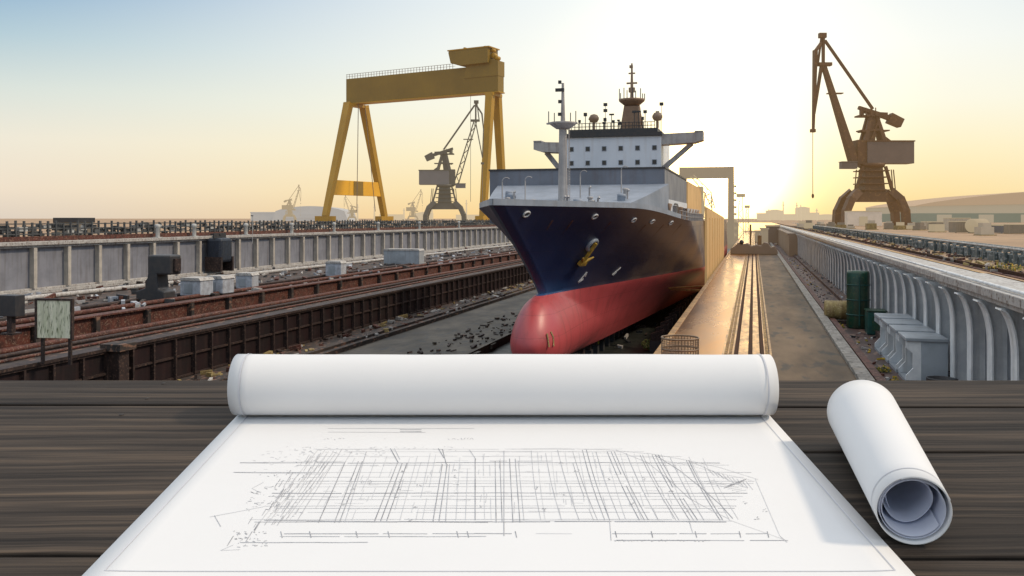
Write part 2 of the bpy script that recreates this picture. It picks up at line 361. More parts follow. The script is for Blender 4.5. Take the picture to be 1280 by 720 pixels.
# away from the glow / inside the glow, by elevation; high unseen stops whitened as added fill light
ra = ramp([(0,(.70,.63,.56)),(.03,(.84,.73,.61)),(.08,(.83,.78,.67)),(.13,(.64,.71,.67)),(.18,(.38,.54,.62)),(.235,(.165,.35,.56)),(.33,(.22,.40,.60)),(.55,(.84,.88,.93)),(1,(1.0,1.0,1.0))])
rb = ramp([(0,(1.0,.66,.25)),(.03,(1.0,.78,.38)),(.07,(1.0,.87,.54)),(.12,(1.0,.95,.76)),(.18,(1.0,.99,.90)),(.27,(.93,.97,.95)),(.6,(.95,.97,1.0)),(1,(1.0,1.0,1.0))])
gd = Vector((math.sin(R(13)), math.cos(R(13)), .10)).normalized()
dt = N.new('ShaderNodeVectorMath'); dt.operation = 'DOT_PRODUCT'; dt.inputs[1].default_value = gd
L.new(nrm.outputs[0], dt.inputs[0])
ac = N.new('ShaderNodeMath'); ac.operation = 'ARCCOSINE'; L.new(dt.outputs['Value'], ac.inputs[0])
mr = N.new('ShaderNodeMapRange'); mr.interpolation_type = 'SMOOTHSTEP'
mr.inputs['From Min'].default_value = R(54); mr.inputs['From Max'].default_value = R(4)
L.new(ac.outputs[0], mr.inputs['Value'])
mx = N.new('ShaderNodeMix'); mx.data_type = 'RGBA'
L.new(mr.outputs[0], mx.inputs['Factor']); L.new(ra.outputs[0], mx.inputs['A']); L.new(rb.outputs[0], mx.inputs['B'])
bg = N.new('ShaderNodeBackground'); bg.inputs['Strength'].default_value = 1.0; L.new(mx.outputs['Result'], bg.inputs[0])
# bright core of the haze
gl = N.new('ShaderNodeMapRange'); gl.interpolation_type = 'SMOOTHERSTEP'
gl.inputs['From Min'].default_value = R(15); gl.inputs['From Max'].default_value = R(0); gl.inputs['To Max'].default_value = .42
L.new(ac.outputs[0], gl.inputs['Value'])
bg2 = N.new('ShaderNodeBackground'); bg2.inputs[0].default_value = (1,.84,.52,1); L.new(gl.outputs[0], bg2.inputs['Strength'])
sky = N.new('ShaderNodeTexSky'); sky.sky_type = 'NISHITA'; sky.sun_disc = False
sky.sun_elevation = SUN_EL; sky.sun_rotation = SUN_AZ; sky.dust_density = 3
bg3 = N.new('ShaderNodeBackground'); bg3.inputs['Strength'].default_value = .008; L.new(sky.outputs[0], bg3.inputs[0])
# the low sun burning through the haze behind the ship
hd = Vector((math.sin(R(13.6)), math.cos(R(13.6)), math.tan(R(3.2)))).normalized()
d2 = N.new('ShaderNodeVectorMath'); d2.operation = 'DOT_PRODUCT'; d2.inputs[1].default_value = hd
L.new(nrm.outputs[0], d2.inputs[0])
ac2 = N.new('ShaderNodeMath'); ac2.operation = 'ARCCOSINE'; L.new(d2.outputs['Value'], ac2.inputs[0])
g2 = N.new('ShaderNodeMapRange'); g2.inputs['From Min'].default_value = R(7.5); g2.inputs['From Max'].default_value = 0
L.new(ac2.outputs[0], g2.inputs['Value'])
pw = N.new('ShaderNodeMath'); pw.operation = 'POWER'; pw.inputs[1].default_value = 3.2; L.new(g2.outputs[0], pw.inputs[0])
pm = N.new('ShaderNodeMath'); pm.operation = 'MULTIPLY'; pm.inputs[1].default_value = 16; L.new(pw.outputs[0], pm.inputs[0])
bg4 = N.new('ShaderNodeBackground'); bg4.inputs[0].default_value = (1,.66,.24,1); L.new(pm.outputs[0], bg4.inputs['Strength'])
a0_ = N.new('ShaderNodeAddShader'); L.new(bg.outputs[0], a0_.inputs[0]); L.new(bg4.outputs[0], a0_.inputs[1])
a1 = N.new('ShaderNodeAddShader'); a2 = N.new('ShaderNodeAddShader')
L.new(a0_.outputs[0], a1.inputs[0]); L.new(bg2.outputs[0], a1.inputs[1]); L.new(a1.outputs[0], a2.inputs[0]); L.new(bg3.outputs[0], a2.inputs[1])
L.new(a2.outputs[0], out.inputs['Surface'])
S.view_settings.view_transform = 'Standard'; S.view_settings.look = 'None'
S.view_settings.exposure = 0; S.view_settings.gamma = 1

# ------------------------------------------------------------------ setting (dock frame; all placed with rz = -A)
def setting(name, mb, m, **k):
    return tag(mb.build(name, m, rz=-A, **k), kind='structure')
V0, V1 = -40, 620
UL, UR = -87.0, 10.6
g = MB(); F = 9000
def quad(mb, u0, u1, v0, v1, z, m=0): mb.add([(u0,v0,z),(u1,v0,z),(u1,v1,z),(u0,v1,z)], [(0,1,2,3)], m)
quad(g, -F, UL-1.2, -F, F, 0); quad(g, UR+1.2, F, -F, F, 0); quad(g, UL-1.2, UR+1.2, V1, F, 0); quad(g, UL-1.2, UR+1.2, -F, V0, 0)
setting('ground', g, M['sand'])

# dock floor and altars
g = MB(); quad(g, -31.5, -5.9, V0, V1, -13.6); setting('dock_pit_floor', g, M['pit'])
g = MB(); g.box(-46.0, -31.5, V0, V1, -13.9, -12.6)
for k in range(26): # broken edge of the slab
    v = 50+k*7+random.uniform(-2,2); g.box(-31.5, -31.5+random.uniform(.2,.6), v, v+random.uniform(1,4), -13.3, -12.75)
setting('dock_floor', g, M['floor'])
g = MB(); g.box(-52.0, -46.0, V0, V1, -13.9, -12.1); g.box(-48.4,-46.8,V0,V1,-12.1,-11.8); setting('lower_altar_step', g, M['ledge'])
g = MB(); g.box(UL-.3, -60.0, V0, V1, -13.9, -6.5); setting('upper_ledge', g, M['ledge'])
g = MB(); g.box(-60.0, -52.6, V0, V1, -13.9, -7.95); setting('lower_ledge', g, M['ledge'])

# pier between the dock and the right wall
g = MB(); g.box(-5.9, 5.2, V0, V1, -13.9, -5.5); setting('pier', g, M['pier_grey'])
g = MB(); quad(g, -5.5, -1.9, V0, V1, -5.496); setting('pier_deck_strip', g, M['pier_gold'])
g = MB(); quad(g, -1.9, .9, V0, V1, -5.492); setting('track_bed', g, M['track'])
g = MB(); g.box(5.2, 5.95, V0, V1, -13.9, -5.28)
setting('kerb', g, M['kerb'], bevel=.04)
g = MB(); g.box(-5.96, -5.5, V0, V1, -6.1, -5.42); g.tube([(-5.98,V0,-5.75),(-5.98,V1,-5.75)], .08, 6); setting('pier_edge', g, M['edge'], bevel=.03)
g = MB(); g.box(5.95, UR, V0, V1, -13.9, -5.95)
g.box(8.9, UR-.02, V0, V1, -5.95, -5.6)
setting('service_channel', g, M['red_floor'])

# ------------------------------------------------------------------ left dock wall
t = thing('dock_wall', 'long ribbed grey steel dock wall on the left, running behind the ship', 'dock wall', rz=-A)
g = MB(); g.box(UL-1.2, UL, 40, V1, -6.5, -.45); g.build('panel', M['panel_l'], t)
g = MB(); g.box(UL-1.3, UL+.9, 40, V1, -.45, 0.0); g.box(UL-.0, UL+.55, 40, V1, -.75, -.45); g.build('coping', M['coping'], t, bevel=.04)
g = MB(); g.box(UL, UL+1.3, 40, V1, -6.5, -6.05); g.box(UL, UL+.5, 40, V1, -6.05, -5.8); g.build('foot_sill', M['coping'], t, bevel=.04)
rib = MB(); rib.prism([(0,-5.8),(.75,-5.8),(.75,-.9),(.85,-.75),(0,-.75)], -.09, .09); rib.box(.69,.86,-.26,.26,-5.8,-.76)
rm = rib.build('rib', M['rib_l'], t); rm.location = (UL, 56, 0)
for k in range(1, 92):
    v = 56 + k*5.65
    o = rm.copy(); COL.objects.link(o); o.location = (UL, v, 0)

# ------------------------------------------------------------------ right dock wall
t = thing('dock_wall', 'near grey steel dock wall with curved brackets on the right side', 'dock wall', rz=-A)
RE = 430
g = MB(); g.box(UR, UR+1.2, V0, RE, -5.6, -.5); g.build('panel', M['panel_r'], t)
g = MB(); g.box(UR-1.25, UR+1.4, V0, 51.5, -.38, 0.0); g.box(UR-1.05, UR+.0, V0, 51.5, -.62, -.38)
g.box(UR-1.0, UR+1.4, 51.9, RE, -.40, -.06); g.box(UR-.8, UR+.0, 51.9, RE, -.62, -.40); g.build('coping', M['coping'], t, bevel=.03)
g = MB(); g.tube([(UR-.9,V0,.10),(UR-.9,RE,.10)], .07, 8); g.build('edge_pipe', M['rib_r'], t)
prof = []
for i in range(9):
    a = i/8*math.pi/2
    prof.append((-.62-.62*(1-math.cos(a)), -2.6+1.95*math.sin(a)))
poly = [(0,-5.6),(-.62,-5.6)] + prof + [(0,-.64)]
rib = MB(); rib.prism(poly, -.05, .05)
fl = [(-.62,-5.6)] + prof
for a, b in zip(fl[:-1], fl[1:]):
    ax, az = a; bx, bz = b
    dx, dz = bx-ax, bz-az; l = math.hypot(dx,dz); nx, nz = -dz/l, dx/l
    nx, nz = (nx,nz) if nx < 0 else (-nx,-nz)
    rib.prism([(ax,az),(bx,bz),(bx+nx*.07,bz+nz*.07),(ax+nx*.07,az+nz*.07)], -.44, .44)
rm = rib.build('rib', M['rib_r'], t); rm.location = (UR, 20, 0)
for k in range(1, 99):
    o = rm.copy(); COL.objects.link(o); o.location = (UR, 20+k*3.75, 0)

# ------------------------------------------------------------------ dark framed wall below the left ledge
t = thing('altar_wall', 'dark red framed steel wall below the left ledge of the dry dock', 'dock wall', rz=-A)
g = MB(); g.box(-52.6, -52.0, V0, V1, -12.1, -8.1); g.build('panel', M['rustdark'], t)
g = MB(); g.box(-52.7, -51.55, V0, V1, -8.1, -7.85); g.box(-52.0, -51.7, V0, V1, -8.3, -8.1); g.build('top_plate', M['frame'], t)
for z in (-10.0, -11.95):
    g = MB(); g.box(-52.0, -51.75, V0, V1, z-.09, z+.09); g.build('stringer', M['frame'], t)
post = MB(); post.box(-.0, .42, -.10, .10, -12.1, -8.3)
pm = post.build('post', M['frame'], t); pm.location = (-52.0, 50, 0)
for k in range(1, 98):
    o = pm.copy(); COL.objects.link(o); o.location = (-52.0+random.uniform(-.03,.03), 50+k*2.9+random.uniform(-.15,.15), 0)

# red girder standing on the ledge, and the pipes beside it
t = thing('ledge_girder', 'rusty red box girder lying along the left ledge under the ribbed wall', 'girder', rz=-A)
g = MB(); g.box(-60.3, -59.7, 45, 520, -7.9, -6.35); g.build('web', M['rust'], t)
g = MB(); g.box(-60.7, -59.3, 45, 520, -6.35, -6.2); g.box(-60.3,-59.2,45,520,-7.95,-7.78); g.build('flange', M['rust'], t)
st = MB(); st.box(-59.7,-59.15,-.25,.25,-7.78,-6.35)
sm = st.build('stiffener', M['ledge'], t); sm.location = (0,62,0)
for k in range(1, 60):
    o = sm.copy(); COL.objects.link(o); o.location = (0,62+k*7.2,0)
for i, (u, z, r, lab) in enumerate([(-57.4,-7.67,.26,'thick rusty pipe nearest the red girder on the lower ledge'),(-55.9,-7.75,.18,'middle pipe of three along the lower ledge'),(-54.2,-7.81,.12,'thin outer pipe near the edge of the lower ledge')]):
    p = MB(); pts = [(u, 45+k*6, z) for k in range(0, 80)]; p.tube(pts, r, 8)
    o = p.build('pipeline', M['rust'] if i != 1 else M['frame'], rz=-A); tag(o, lab, 'pipe')
for i, (u, z, r, lab) in enumerate([(-63.0,-6.25,.25,'rusty pipe on the upper ledge just behind the red girder'),(-66.5,-6.28,.22,'brown pipe on the upper ledge in front of the white boxes'),(-79.5,-6.2,.3,'pale pipe on the upper ledge along the foot of the ribbed wall')]):
    p = MB(); p.tube([(u+.25*math.sin(k*.7), 45+k*6, z) for k in range(0, 80)], r, 8)
    o = p.build('pipeline', M['rust'] if i == 0 else (M['frame'] if i == 1 else M['coping']), rz=-A); tag(o, lab, 'pipe')

def brick_debris(name, label, rng, mats, u0, u1, v0, v1, z, n, smin, smax, kind='stuff', rnd=random):
    g = MB()
    for k in range(n):
        v = v0 + (v1-v0)*rnd.random()**1.3; u = rnd.uniform(u0,u1); s = rnd.uniform(smin, smax)
        a = rnd.uniform(0, math.pi); d = Vector((math.cos(a), math.sin(a), rnd.uniform(-.1,.3)))*s*rnd.uniform(.6,2.2)
        c = Vector((u, v, z+s*.35)); g.beam(c-d/2, c+d/2, s*rnd.uniform(.3,.8), s*rnd.uniform(.3,.7), m=rnd.randrange(len(mats)))
    o = g.build(name, mats, rz=-A); return tag(o, label, 'debris', kind=kind)
brick_debris('scrap_debris', 'loose scrap and timber strewn along the lower step', None, [M['rust'],M['khaki'],M['coping'],M['frame']], -51.0, -46.4, 50, 330, -12.1, 420, .25, .8)
brick_debris('floor_debris', 'dark scraps scattered on the pale dock floor near the slab edge', None, [M['ledge'],M['floor'],M['frame'],M['ledge']], -38, -31.8, 70, 240, -12.6, 380, .15, .5)
brick_debris('ledge_debris', 'boxes, hoses and scrap littering the upper ledge', None, [M['rust'],M['coping'],M['dark'],M['ledge'],M['whitebox']], -85.0, -61.2, 60, 420, -6.5, 900, .25, .85)
brick_debris('channel_debris', 'scrap and leaves in the channel beside the kerb', None, [M['rust'],M['coping'],M['dark'],M['flower']], 6.1, 8.6, 38, 200, -5.95, 420, .06, .22)
brick_debris('coping_debris', 'brown scrap lying on the ground behind the right coping', None, [M['rust'],M['ledge'],M['khaki'],M['kerb']], 12.4, 15.4, 30, 330, 0.0, 900, .1, .36)
brick_debris('foot_debris', 'pale grit and clamps at the foot of the curved brackets', None, [M['coping'],M['dark'],M['steel_box']], 9.0, 10.4, 30, 260, -5.6, 260, .08, .28)
brick_debris('pit_debris', 'dark timber and hoses on the pit floor around the keel blocks', None, [M['pit'],M['dark'],M['frame'],M['coping']], -31, -6.3, 80, 220, -13.6, 260, .2, .8)

# ------------------------------------------------------------------ things on the left ledge
def placed(px, py_, h):
    """dock point seen at px at depth h below the eye, for planning positions on a ledge"""
    Y = 1100*h/(py_-273.0); X = (px-640)/1100*Y
    return Vector((X, Y, CZ-h))
# sign board on two posts
p = placed(68, 431, 9.4); t = thing('sign_board', 'stained pale green sign board on two posts on the left ledge', 'sign', (p.x,p.y,-7.1), -A+R(8))
g = MB(); g.box(-1.35,1.35,-.08,.08,1.1,3.9); g.build('board', M['sign'], t, bevel=.02)
g = MB(); g.box(-1.5,1.5,-.14,.14,3.9,4.05); g.box(-1.5,-1.35,-.14,.14,1.0,3.9); g.box(1.35,1.5,-.14,.14,1.0,3.9); g.build('frame', M['frame'], t)
for s_ in (-1.1,1.1):
    g = MB(); g.box(s_-.11,s_+.11,.15,.34,-.9,3.7); g.build('post', M['frame'], t)
p = placed(14, 418, 9.4); t = thing('control_box', 'small dark control box on a stand beside the sign board', 'box', (p.x,p.y,-6.5), -A)
g = MB(); g.box(-.9,.9,-.5,.5,1.5,3.2); g.build('cabinet', M['dark'], t, bevel=.05)
g = MB(); g.box(-.25,.25,-.2,.2,0,1.5); g.box(-.6,.6,-.5,.5,0,.15); g.build('stand', M['frame'], t)
p = placed(198, 376, 9.3); t = thing('winch', 'dark winch with an overhanging motor box on the left ledge', 'winch', (p.x,p.y,-6.5), -A)
g = MB(); g.prism([(-2.2,0),(1.5,0),(1.5,1.2),(.7,1.5),(.5,3.4),(-.6,3.4),(-1.0,1.6),(-2.2,1.2)], -1.0, 1.0); g.build('housing', M['dark'], t, bevel=.12)
g = MB(); g.box(-.7,2.3,-1.0,1.0,3.1,5.3); g.build('motor_box', M['dark'], t, bevel=.2)
g = MB(); g.box(2.35,2.6,-.5,.5,3.5,4.9); g.build('hatch', M['frame'], t)
g = MB(); g.tube([(-1.6,0,1.2),(-1.6,0,2.3),(-.9,0,2.9)], .12, 8); g.build('hose', M['frame'], t)
p = placed(277, 350, 9.2); t = thing('hung_tank', 'dark navy rounded tank hung against the ribbed wall', 'tank', D(UL+2.3, 140, -5.0), -A)
t.location = D(UL+2.2, 127, -4.6)
g = MB(); g.box(-1.4,1.4,-1.7,1.7,.3,4.3); g.build('vessel', M['navybox'], t, bevel=.45)
g = MB(); g.box(-.1,.1,-1.7,1.7,4.2,5.1); g.box(-1.6,.2,-.2,.2,4.7,5.0); g.build('hanger', M['dark'], t)
for s_ in (-1.6,1.6):
    g = MB(); g.box(-1.5,1.5,s_-.2,s_+.2,-1.2,1.2); g.build('cradle', M['frame'], t)
labs = ['pale blue-grey box nearest the dark winch on the left ledge','second pale box from the winch, below the navy tank','third pale box from the winch, with a rusty side','small white box alone on the red girder ledge','blue-grey box cluster far along the left ledge']
for i, (px, py, wd, ht, dp) in enumerate([(246,371,2.9,2.0,2.4),(275,368,2.6,2.0,2.2),(309,362,2.3,1.9,2),(420,346,2.6,2.2,2.6),(505,331,7.5,2.9,3.4)]):
    p = placed(px, py, 9.4)
    t = thing('equipment_box', labs[i], 'box', (p.x,p.y,-6.5), -A+R(random.uniform(-8,8)))
    g = MB(); g.box(-wd/2,wd/2,-dp/2,dp/2,.2,ht); g.build('body', M['whitebox'] if i != 4 else M['steel_box'], t, bevel=.08)
    g = MB(); g.prism([(-wd/2-.1,ht+.004),(wd/2+.1,ht+.004),(wd/2-.2,ht+.35),(-wd/2+.2,ht+.35)], -dp/2-.1, dp/2+.1); g.build('lid', M['coping'], t)
    g = MB(); g.box(-wd/2+.1,wd/2-.1,-dp/2+.1,dp/2-.1,0,.2); g.build('skid', M['frame'], t)
    g = MB(); g.box(-wd*.3,wd*.1,-dp/2-.05,-dp/2-.003,.5,ht*.8); g.build('door', M['steel_box'], t)
p = placed(104, 475, 10.85); t = thing('trestle', 'brown timber trestle post standing on the edge of the lower left ledge', 'trestle', D(-52.6, 62, -7.95), -A)
t.location = D(-51.2, 62.2, -12.1)
g = MB(); g.box(-.6,.6,-.6,.6,0,4.0); g.build('column', M['frame'], t, bevel=.04)
g = MB(); g.box(-1.0,1.0,-1.0,1.0,4.0,4.6); g.build('cap', M['ledge'], t, bevel=.04)
g = MB(); g.box(-.8,.8,-.8,.8,0,.3); g.build('base', M['frame'], t)

# railing along the left coping
t = thing('coping_railing', 'dark railing with many stanchions along the top of the left dock wall', 'railing', rz=-A)
for z in (.9, 1.6, 2.2):
    g = MB(); g.box(UL-1.05,UL-.95,60,V1,z-.07,z+.07); g.build('rail', M['fence'], t)
g = MB(); g.box(UL-1.1,UL-.8,60,V1,.004,.62); g.build('toe_pipe', M['rust'], t)
g = MB()
v = 60
while v < 560:
    g.box(UL-1.14,UL-.9,v,v+.2,.0,2.3+.35*random.random()); v += 1.3
for k in range(1100):
    v = 60+500*(k/1100.)**1.15; s_ = random.uniform(.2,.62); g.cbox((UL-1.5+random.uniform(-.3,.3), v, random.uniform(.7,2.1)), (s_, random.uniform(.3,1.5), s_), m=random.choice((0,0,0,1)))
o = g.build('stanchions', [M['fence'], M['fencelight']], t); o['kind'] = 'stuff'
rng_ = random.Random(3)
b = thing('mooring_post', 'white mooring post on the left coping', 'post', D(UL+.2, 114, 0), -A, group='white posts along the left coping')
g = MB(); g.lathe([(.32,0),(.30,1.4),(.42,1.55),(.42,1.9),(.2,2.05),(0,2.05)], n=14); g.build('shaft', M['fencelight'], b)
g = MB(); g.box(-.5,.5,-.5,.5,0,.10); g.build('foot', M['fencelight'], b)
for v in (123, 138, 154, 172, 195, 222, 255, 300): dup(b, D(UL+.2, v, 0))
p = D(UL-6, 104, 0); t = thing('deck_hut', 'flat dark hut roof showing above the left railing', 'hut', p, -A)
g = MB(); g.box(-1.8,1.8,-1.4,1.4,0,2.3); g.build('wall', M['greybox'], t)
g = MB(); g.box(-2.1,2.1,-1.7,1.7,2.304,3.0); g.build('roof', M['dark'], t, bevel=.05)
g = MB(); g.box(-.4,.4,-1.45,-1.404,.0,1.5); g.build('door', M['dark'], t)
p = D(UL+.9, 139, 0); t = thing('lamp_pole', 'thin pale pole standing at the edge of the left coping', 'pole', p, -A)
g = MB(); g.tube([(0,0,-1.6),(0,0,3.4)], .06, 6); g.build('pole', M['fencelight'], t)
g = MB(); g.box(-.35,.1,-.08,.08,3.3,3.45); g.build('lamp', M['dark'], t)

# ------------------------------------------------------------------ pier tracks
t = thing('rail_track', 'dark rails running down the middle of the golden pier', 'rail track', D(0,0,-5.49), -A)
for u in (-1.05, -.2, .5):
    g = MB(); g.box(u-.13,u+.13,V0,V1,0,.02); g.box(u-.06,u+.06,V0,V1,.02,.10); g.box(u-.085,u+.085,V0,V1,.10,.15); g.build('rail', M['rail'], t)
g = MB()
for u in (-1.66, -1.40, .80):
    v = 36
    while v < 200:
        g.box(u-.09,u+.09,v,v+.22,0,.10); v += .55
o = g.build('rail_clamps', M['stud'], t); o['kind'] = 'stuff'
t = thing('cable_strip', 'light cable cover plate along the right side of the rails', 'cable cover', D(1.02,0,-5.496), -A)
g = MB(); g.box(-.07,.07,V0,V1,0,.06); g.build('cover', M['edge'], t)

# wire basket on pier edge (seen end on)
p = D(-4.25, 53.5, -5.49); t = thing('wire_basket', 'round wire mesh basket standing on the near left edge of the pier', 'basket', p, -A)
for z in (0.05,.6,1.25):
    g = MB(); g.tube([(1.1*math.cos(a*math.pi/14), 1.1*math.sin(a*math.pi/14), z) for a in range(29)], .045, 6, caps=False); g.build('hoop', M['mesh'], t)
g = MB()
for a in range(36):
    c, s_ = math.cos(a*math.pi/18), math.sin(a*math.pi/18); g.tube([(1.1*c,1.1*s_,.05),(1.1*c,1.1*s_,1.25)], .016, 4)
for k in range(9):
    z = .15+k*.13; g.tube([(1.1*math.cos(a*math.pi/14), 1.1*math.sin(a*math.pi/14), z) for a in range(29)], .012, 4, caps=False)
g.build('mesh_side', M['mesh'], t)
g = MB(); g.lathe([(0,.01),(1.08,.01),(1.08,.08),(0,.08)], n=24); g.build('base', M['frame'], t)

# far end of pier: dark tug / capstan group and steps
p = D(.3, 214, -5.5); t = thing('capstan_machinery', 'low dark heap of capstan machinery across the far end of the pier', 'machinery', p, -A)
g = MB(); g.prism([(-5.6,0),(5.2,0),(5.0,1.0),(4.4,2.0),(3.6,1.7),(3.0,2.7),(2.0,2.9),(1.4,2.0),(.4,2.3),(-.8,1.9),(-1.6,2.6),(-2.9,2.3),(-3.8,2.8),(-4.6,1.8),(-5.5,1.4)], -1.6, 1.6); g.build('body', M['crane_house'], t, bevel=.2)
g = MB(); g.tube([(-1.0,0,1.9),(-1.0,0,7.0)], .22, 8); g.build('mast', M['crane_brown'], t)
g = MB(); g.box(.6,1.5,-.5,.5,2.2,4.4); g.build('post', M['crane_brown'], t)
g = MB(); g.lathe([(0,-1.7),(.5,-1.7),(.5,1.7),(0,1.7)], (-3.0,0,2.8), 12, axis='y'); g.build('drum', M['dark'], t)
for i, (u, h_, w_, lab) in enumerate([(3.4,4.8,1.2,'tall hazy brown tower block beyond the rail trolley'),(6.3,5.6,2.2,'dark hazy block at the far right end of the pier'),(1.3,3.6,.8,'short hazy tower between the rails and the far block')]):
    t = thing('service_tower', lab, 'tower', D(u, 300+i*14, -5.5), -A)
    g = MB(); g.box(-w_,w_,-w_,w_,0,h_); g.build('shaft', M['gantry_tan'] if i != 1 else M['crane_house'], t)
    g = MB(); g.box(-w_-.3,w_+.3,-w_-.3,w_+.3,h_+.004,h_+.5); g.build('cap', M['gantry_tan'], t)
for k in range(5):
    g = MB(); g.box(-14.8,-6.3, 0,3.2, -8.1, -4.0+k*1.3)
    o = g.build('dock_step', M['gantry_tan'], loc=D(0, 330+k*14, 0), rz=-A)
    tag(o, 'broad hazy tan step closing the far head of the dock', 'step', 'steps at the far head of the dock')

# brown retaining wall before the right ribbed wall far off
g = MB(); g.box(8.0,10.5,215,430,-5.95,-1.0); g.box(7.7,10.5,215,430,-1.0,-.6)
tag(g.build('retaining_wall', M['crane_house'], rz=-A), 'plain brown wall at the far end of the right channel', 'wall')
p_ = MB(); 
t = thing('channel_beam', 'rusty kerb beam running down the channel beside the pale kerb', 'beam', D(6.35,0,-5.95), -A)
g = MB(); g.box(-.12,.12,40,V1,0,.42); g.build('web', M['edge'], t)
g = MB(); g.box(-.22,.22,40,V1,.424,.5); g.build('flange', M['rust'], t)

# ------------------------------------------------------------------ machinery in the right channel
p = D(8.15, 76, -5.95); t = thing('tank_green', 'tall dark green vertical tank in the right channel', 'tank', p, -A); t.name = 'storage_tank'
g = MB(); g.lathe([(0,0),(.82,0),(.88,.1),(.88,4.4),(.8,4.6),(0,4.65)], n=28); g.build('shell', M['green'], t)
for z in (1.1,2.3,3.5):
    g = MB(); g.lathe([(.87,z-.05),(.93,z-.04),(.93,z+.04),(.87,z+.05)], n=28); g.build('hoop', M['teal'], t)
g = MB(); g.tube([(.0,-.95,.3),(.0,-.95,4.2)], .06, 6); g.build('ladder_pipe', M['teal'], t)
p = D(9.1, 72.5, -5.95); t = thing('pump_cabinet', 'low teal pump cabinet beside the green tank', 'cabinet', p, -A)
g = MB(); g.box(-.75,.6,-.9,.9,0,1.75); g.build('body', M['teal'], t, bevel=.08)
g = MB(); g.box(-.8,.65,-.95,.95,1.754,1.85); g.build('lid', M['green'], t)
g = MB(); g.box(-.45,.3,-.93,-.903,.3,1.4); g.build('door', M['green'], t)
p = D(6.75, 79, -5.95); t = thing('barrel', 'khaki yellow barrel lying across the channel next to the green tank', 'barrel', p, -A)
g = MB(); g.lathe([(0,-.95),(.75,-.95),(.82,-.9),(.8,-.4),(.84,-.35),(.8,-.3),(.8,.3),(.84,.35),(.8,.4),(.82,.9),(.75,.95),(0,.95)], (0,0,1.1), 22, axis='x'); g.build('drum', M['khaki'], t)
g = MB(); g.box(-.8,.8,-.7,.7,0,.25); g.build('cradle', M['frame'], t)
# blue grey steel docking blocks: hollow boxes in a row
labs = ['nearest hollow blue-grey steel block below the curved brackets','second hollow steel block behind the nearest one','third hollow steel block from the front','fourth steel block, beside the teal pump cabinet']
for i, v in enumerate((52.5, 55.9, 59.3, 62.7)):
    p = D(9.0, v, -5.95); t = thing('docking_block', labs[i], 'steel block', p, -A)
    g = MB(); g.box(-1.1,1.0,-1.3,1.3,0,.16); g.build('base_plate', M['steel_box'], t)
    g = MB(); g.prism([(-1.12,2.26),(1.0,2.26),(1.0,2.44),(-1.12,2.44)], -1.4, 1.4); g.build('top_plate', M['steel_box'], t, bevel=.03)
    g = MB(); g.box(-.35,.98,-1.28,1.28,.165,2.255); g.build('body', M['steel_box'], t, bevel=.03)
    for s_ in (-1,1):
        g = MB(); y = s_*1.2; g.prism([(-1.1,.17),(-.352,.17),(-.352,2.25),(-1.1,2.25),(-1.1,1.9),(-.75,1.6),(-.75,.8),(-1.1,.4)], y-.07, y+.07); g.build('gusset', M['rib_r'], t)
p = D(9.3, 43.0, -5.6); t = thing('hose_coil', 'dark coiled hose lying at the foot of the curved brackets', 'hose', D(9.9, 49.0, -4.1), -A)
t.location = D(9.3, 49.3, -5.95)
g = MB(); g.tube([((.45+.004*k)*math.cos(k*.45), (.45+.004*k)*math.sin(k*.45), .42+.0035*k) for k in range(70)], .05, 7); g.build('hose', M['dark'], t)
# weeds
def weeds(u, v, z, n, rad, label, hgt=.5):
    g = MB(); r = random.Random(int(u*100+v))
    for k in range(n):
        a = r.uniform(0,6.28); d = rad*math.sqrt(r.random()); c = Vector((d*math.cos(a), d*math.sin(a), hgt*r.random()*(1-d/rad*.6)))
        s_ = r.uniform(.04,.10)
        q = Vector((r.uniform(-1,1),r.uniform(-1,1),r.uniform(-1,1))).normalized(); q2 = q.orthogonal().normalized()
        g.add([c-q*s_, c+q2*s_*.5, c+q*s_, c-q2*s_*.5], [(0,1,2,3)], 1 if r.random() < .45 else 0)
        g.add([c, c+Vector((.006,0,0)), Vector((.006,0,0)), Vector((0,0,0))], [(0,1,2,3)], 0)
    o = g.build('flowering_weed', [M['leaf'], M['flower']], loc=D(u,v,z), rz=-A, fixn=False)
    tag(o, label, 'plant')
weeds(7.3, 50.2, -5.95, 260, .55, 'yellow flowering weed clump nearest the wooden table, in the right channel')
weeds(7.2, 54.5, -5.95, 160, .45, 'yellow weed clump just beyond the nearest clump in the channel')
weeds(6.7, 75.5, -5.95, 120, .4, 'small yellow weed clump in front of the khaki barrel')
weeds(13.2, 53, 0, 260, .9, 'orange weed clump behind the right coping', .7)

# trestles and pipes behind right coping
b = thing('pipe_trestle', 'small steel trestle under the pale pipe behind the right coping', 'trestle', D(16,34,0), -A, group='trestles behind the right coping')
for s_ in (-.5,.5):
    g = MB(); g.box(s_-.09,s_+.09,-.14,.14,0,.75); g.build('leg', M['tealfence'], b)
g = MB(); g.box(-.65,.65,-.16,.16,.754,.9); g.build('crossbar', M['tealfence'], b)
g = MB(); g.box(-.38,.38,-.7,.7,0,.6); g.build('weight', M['tealfence'], b)
for k in range(1, 84): dup(b, D(16+random.uniform(-.15,.15), 34+k*2.0*(1+k*.008)+random.uniform(-.3,.3), 0))
for i, (du, z, m_, lab) in enumerate([(-.25,.98,'coping','pale pipe carried on the trestles behind the right coping'),(.3,1.0,'tealfence','dark pipe beside the pale pipe on the trestles')]):
    g = MB(); g.tube([(16+du+.05*math.sin(k*1.3), 20+k*5, z) for k in range(75)], .075, 8); tag(g.build('pipeline', M[m_], rz=-A), lab, 'pipe')
t = thing('yard_rail', 'rusty crane rail running along the ground behind the right coping', 'rail', D(12.6,0,0), -A)
g = MB(); g.box(-.35,.35,10,500,0,.06); g.build('base', M['rust'], t)
g = MB(); g.box(-.06,.06,10,500,.064,.24); g.build('head', M['rail'], t)
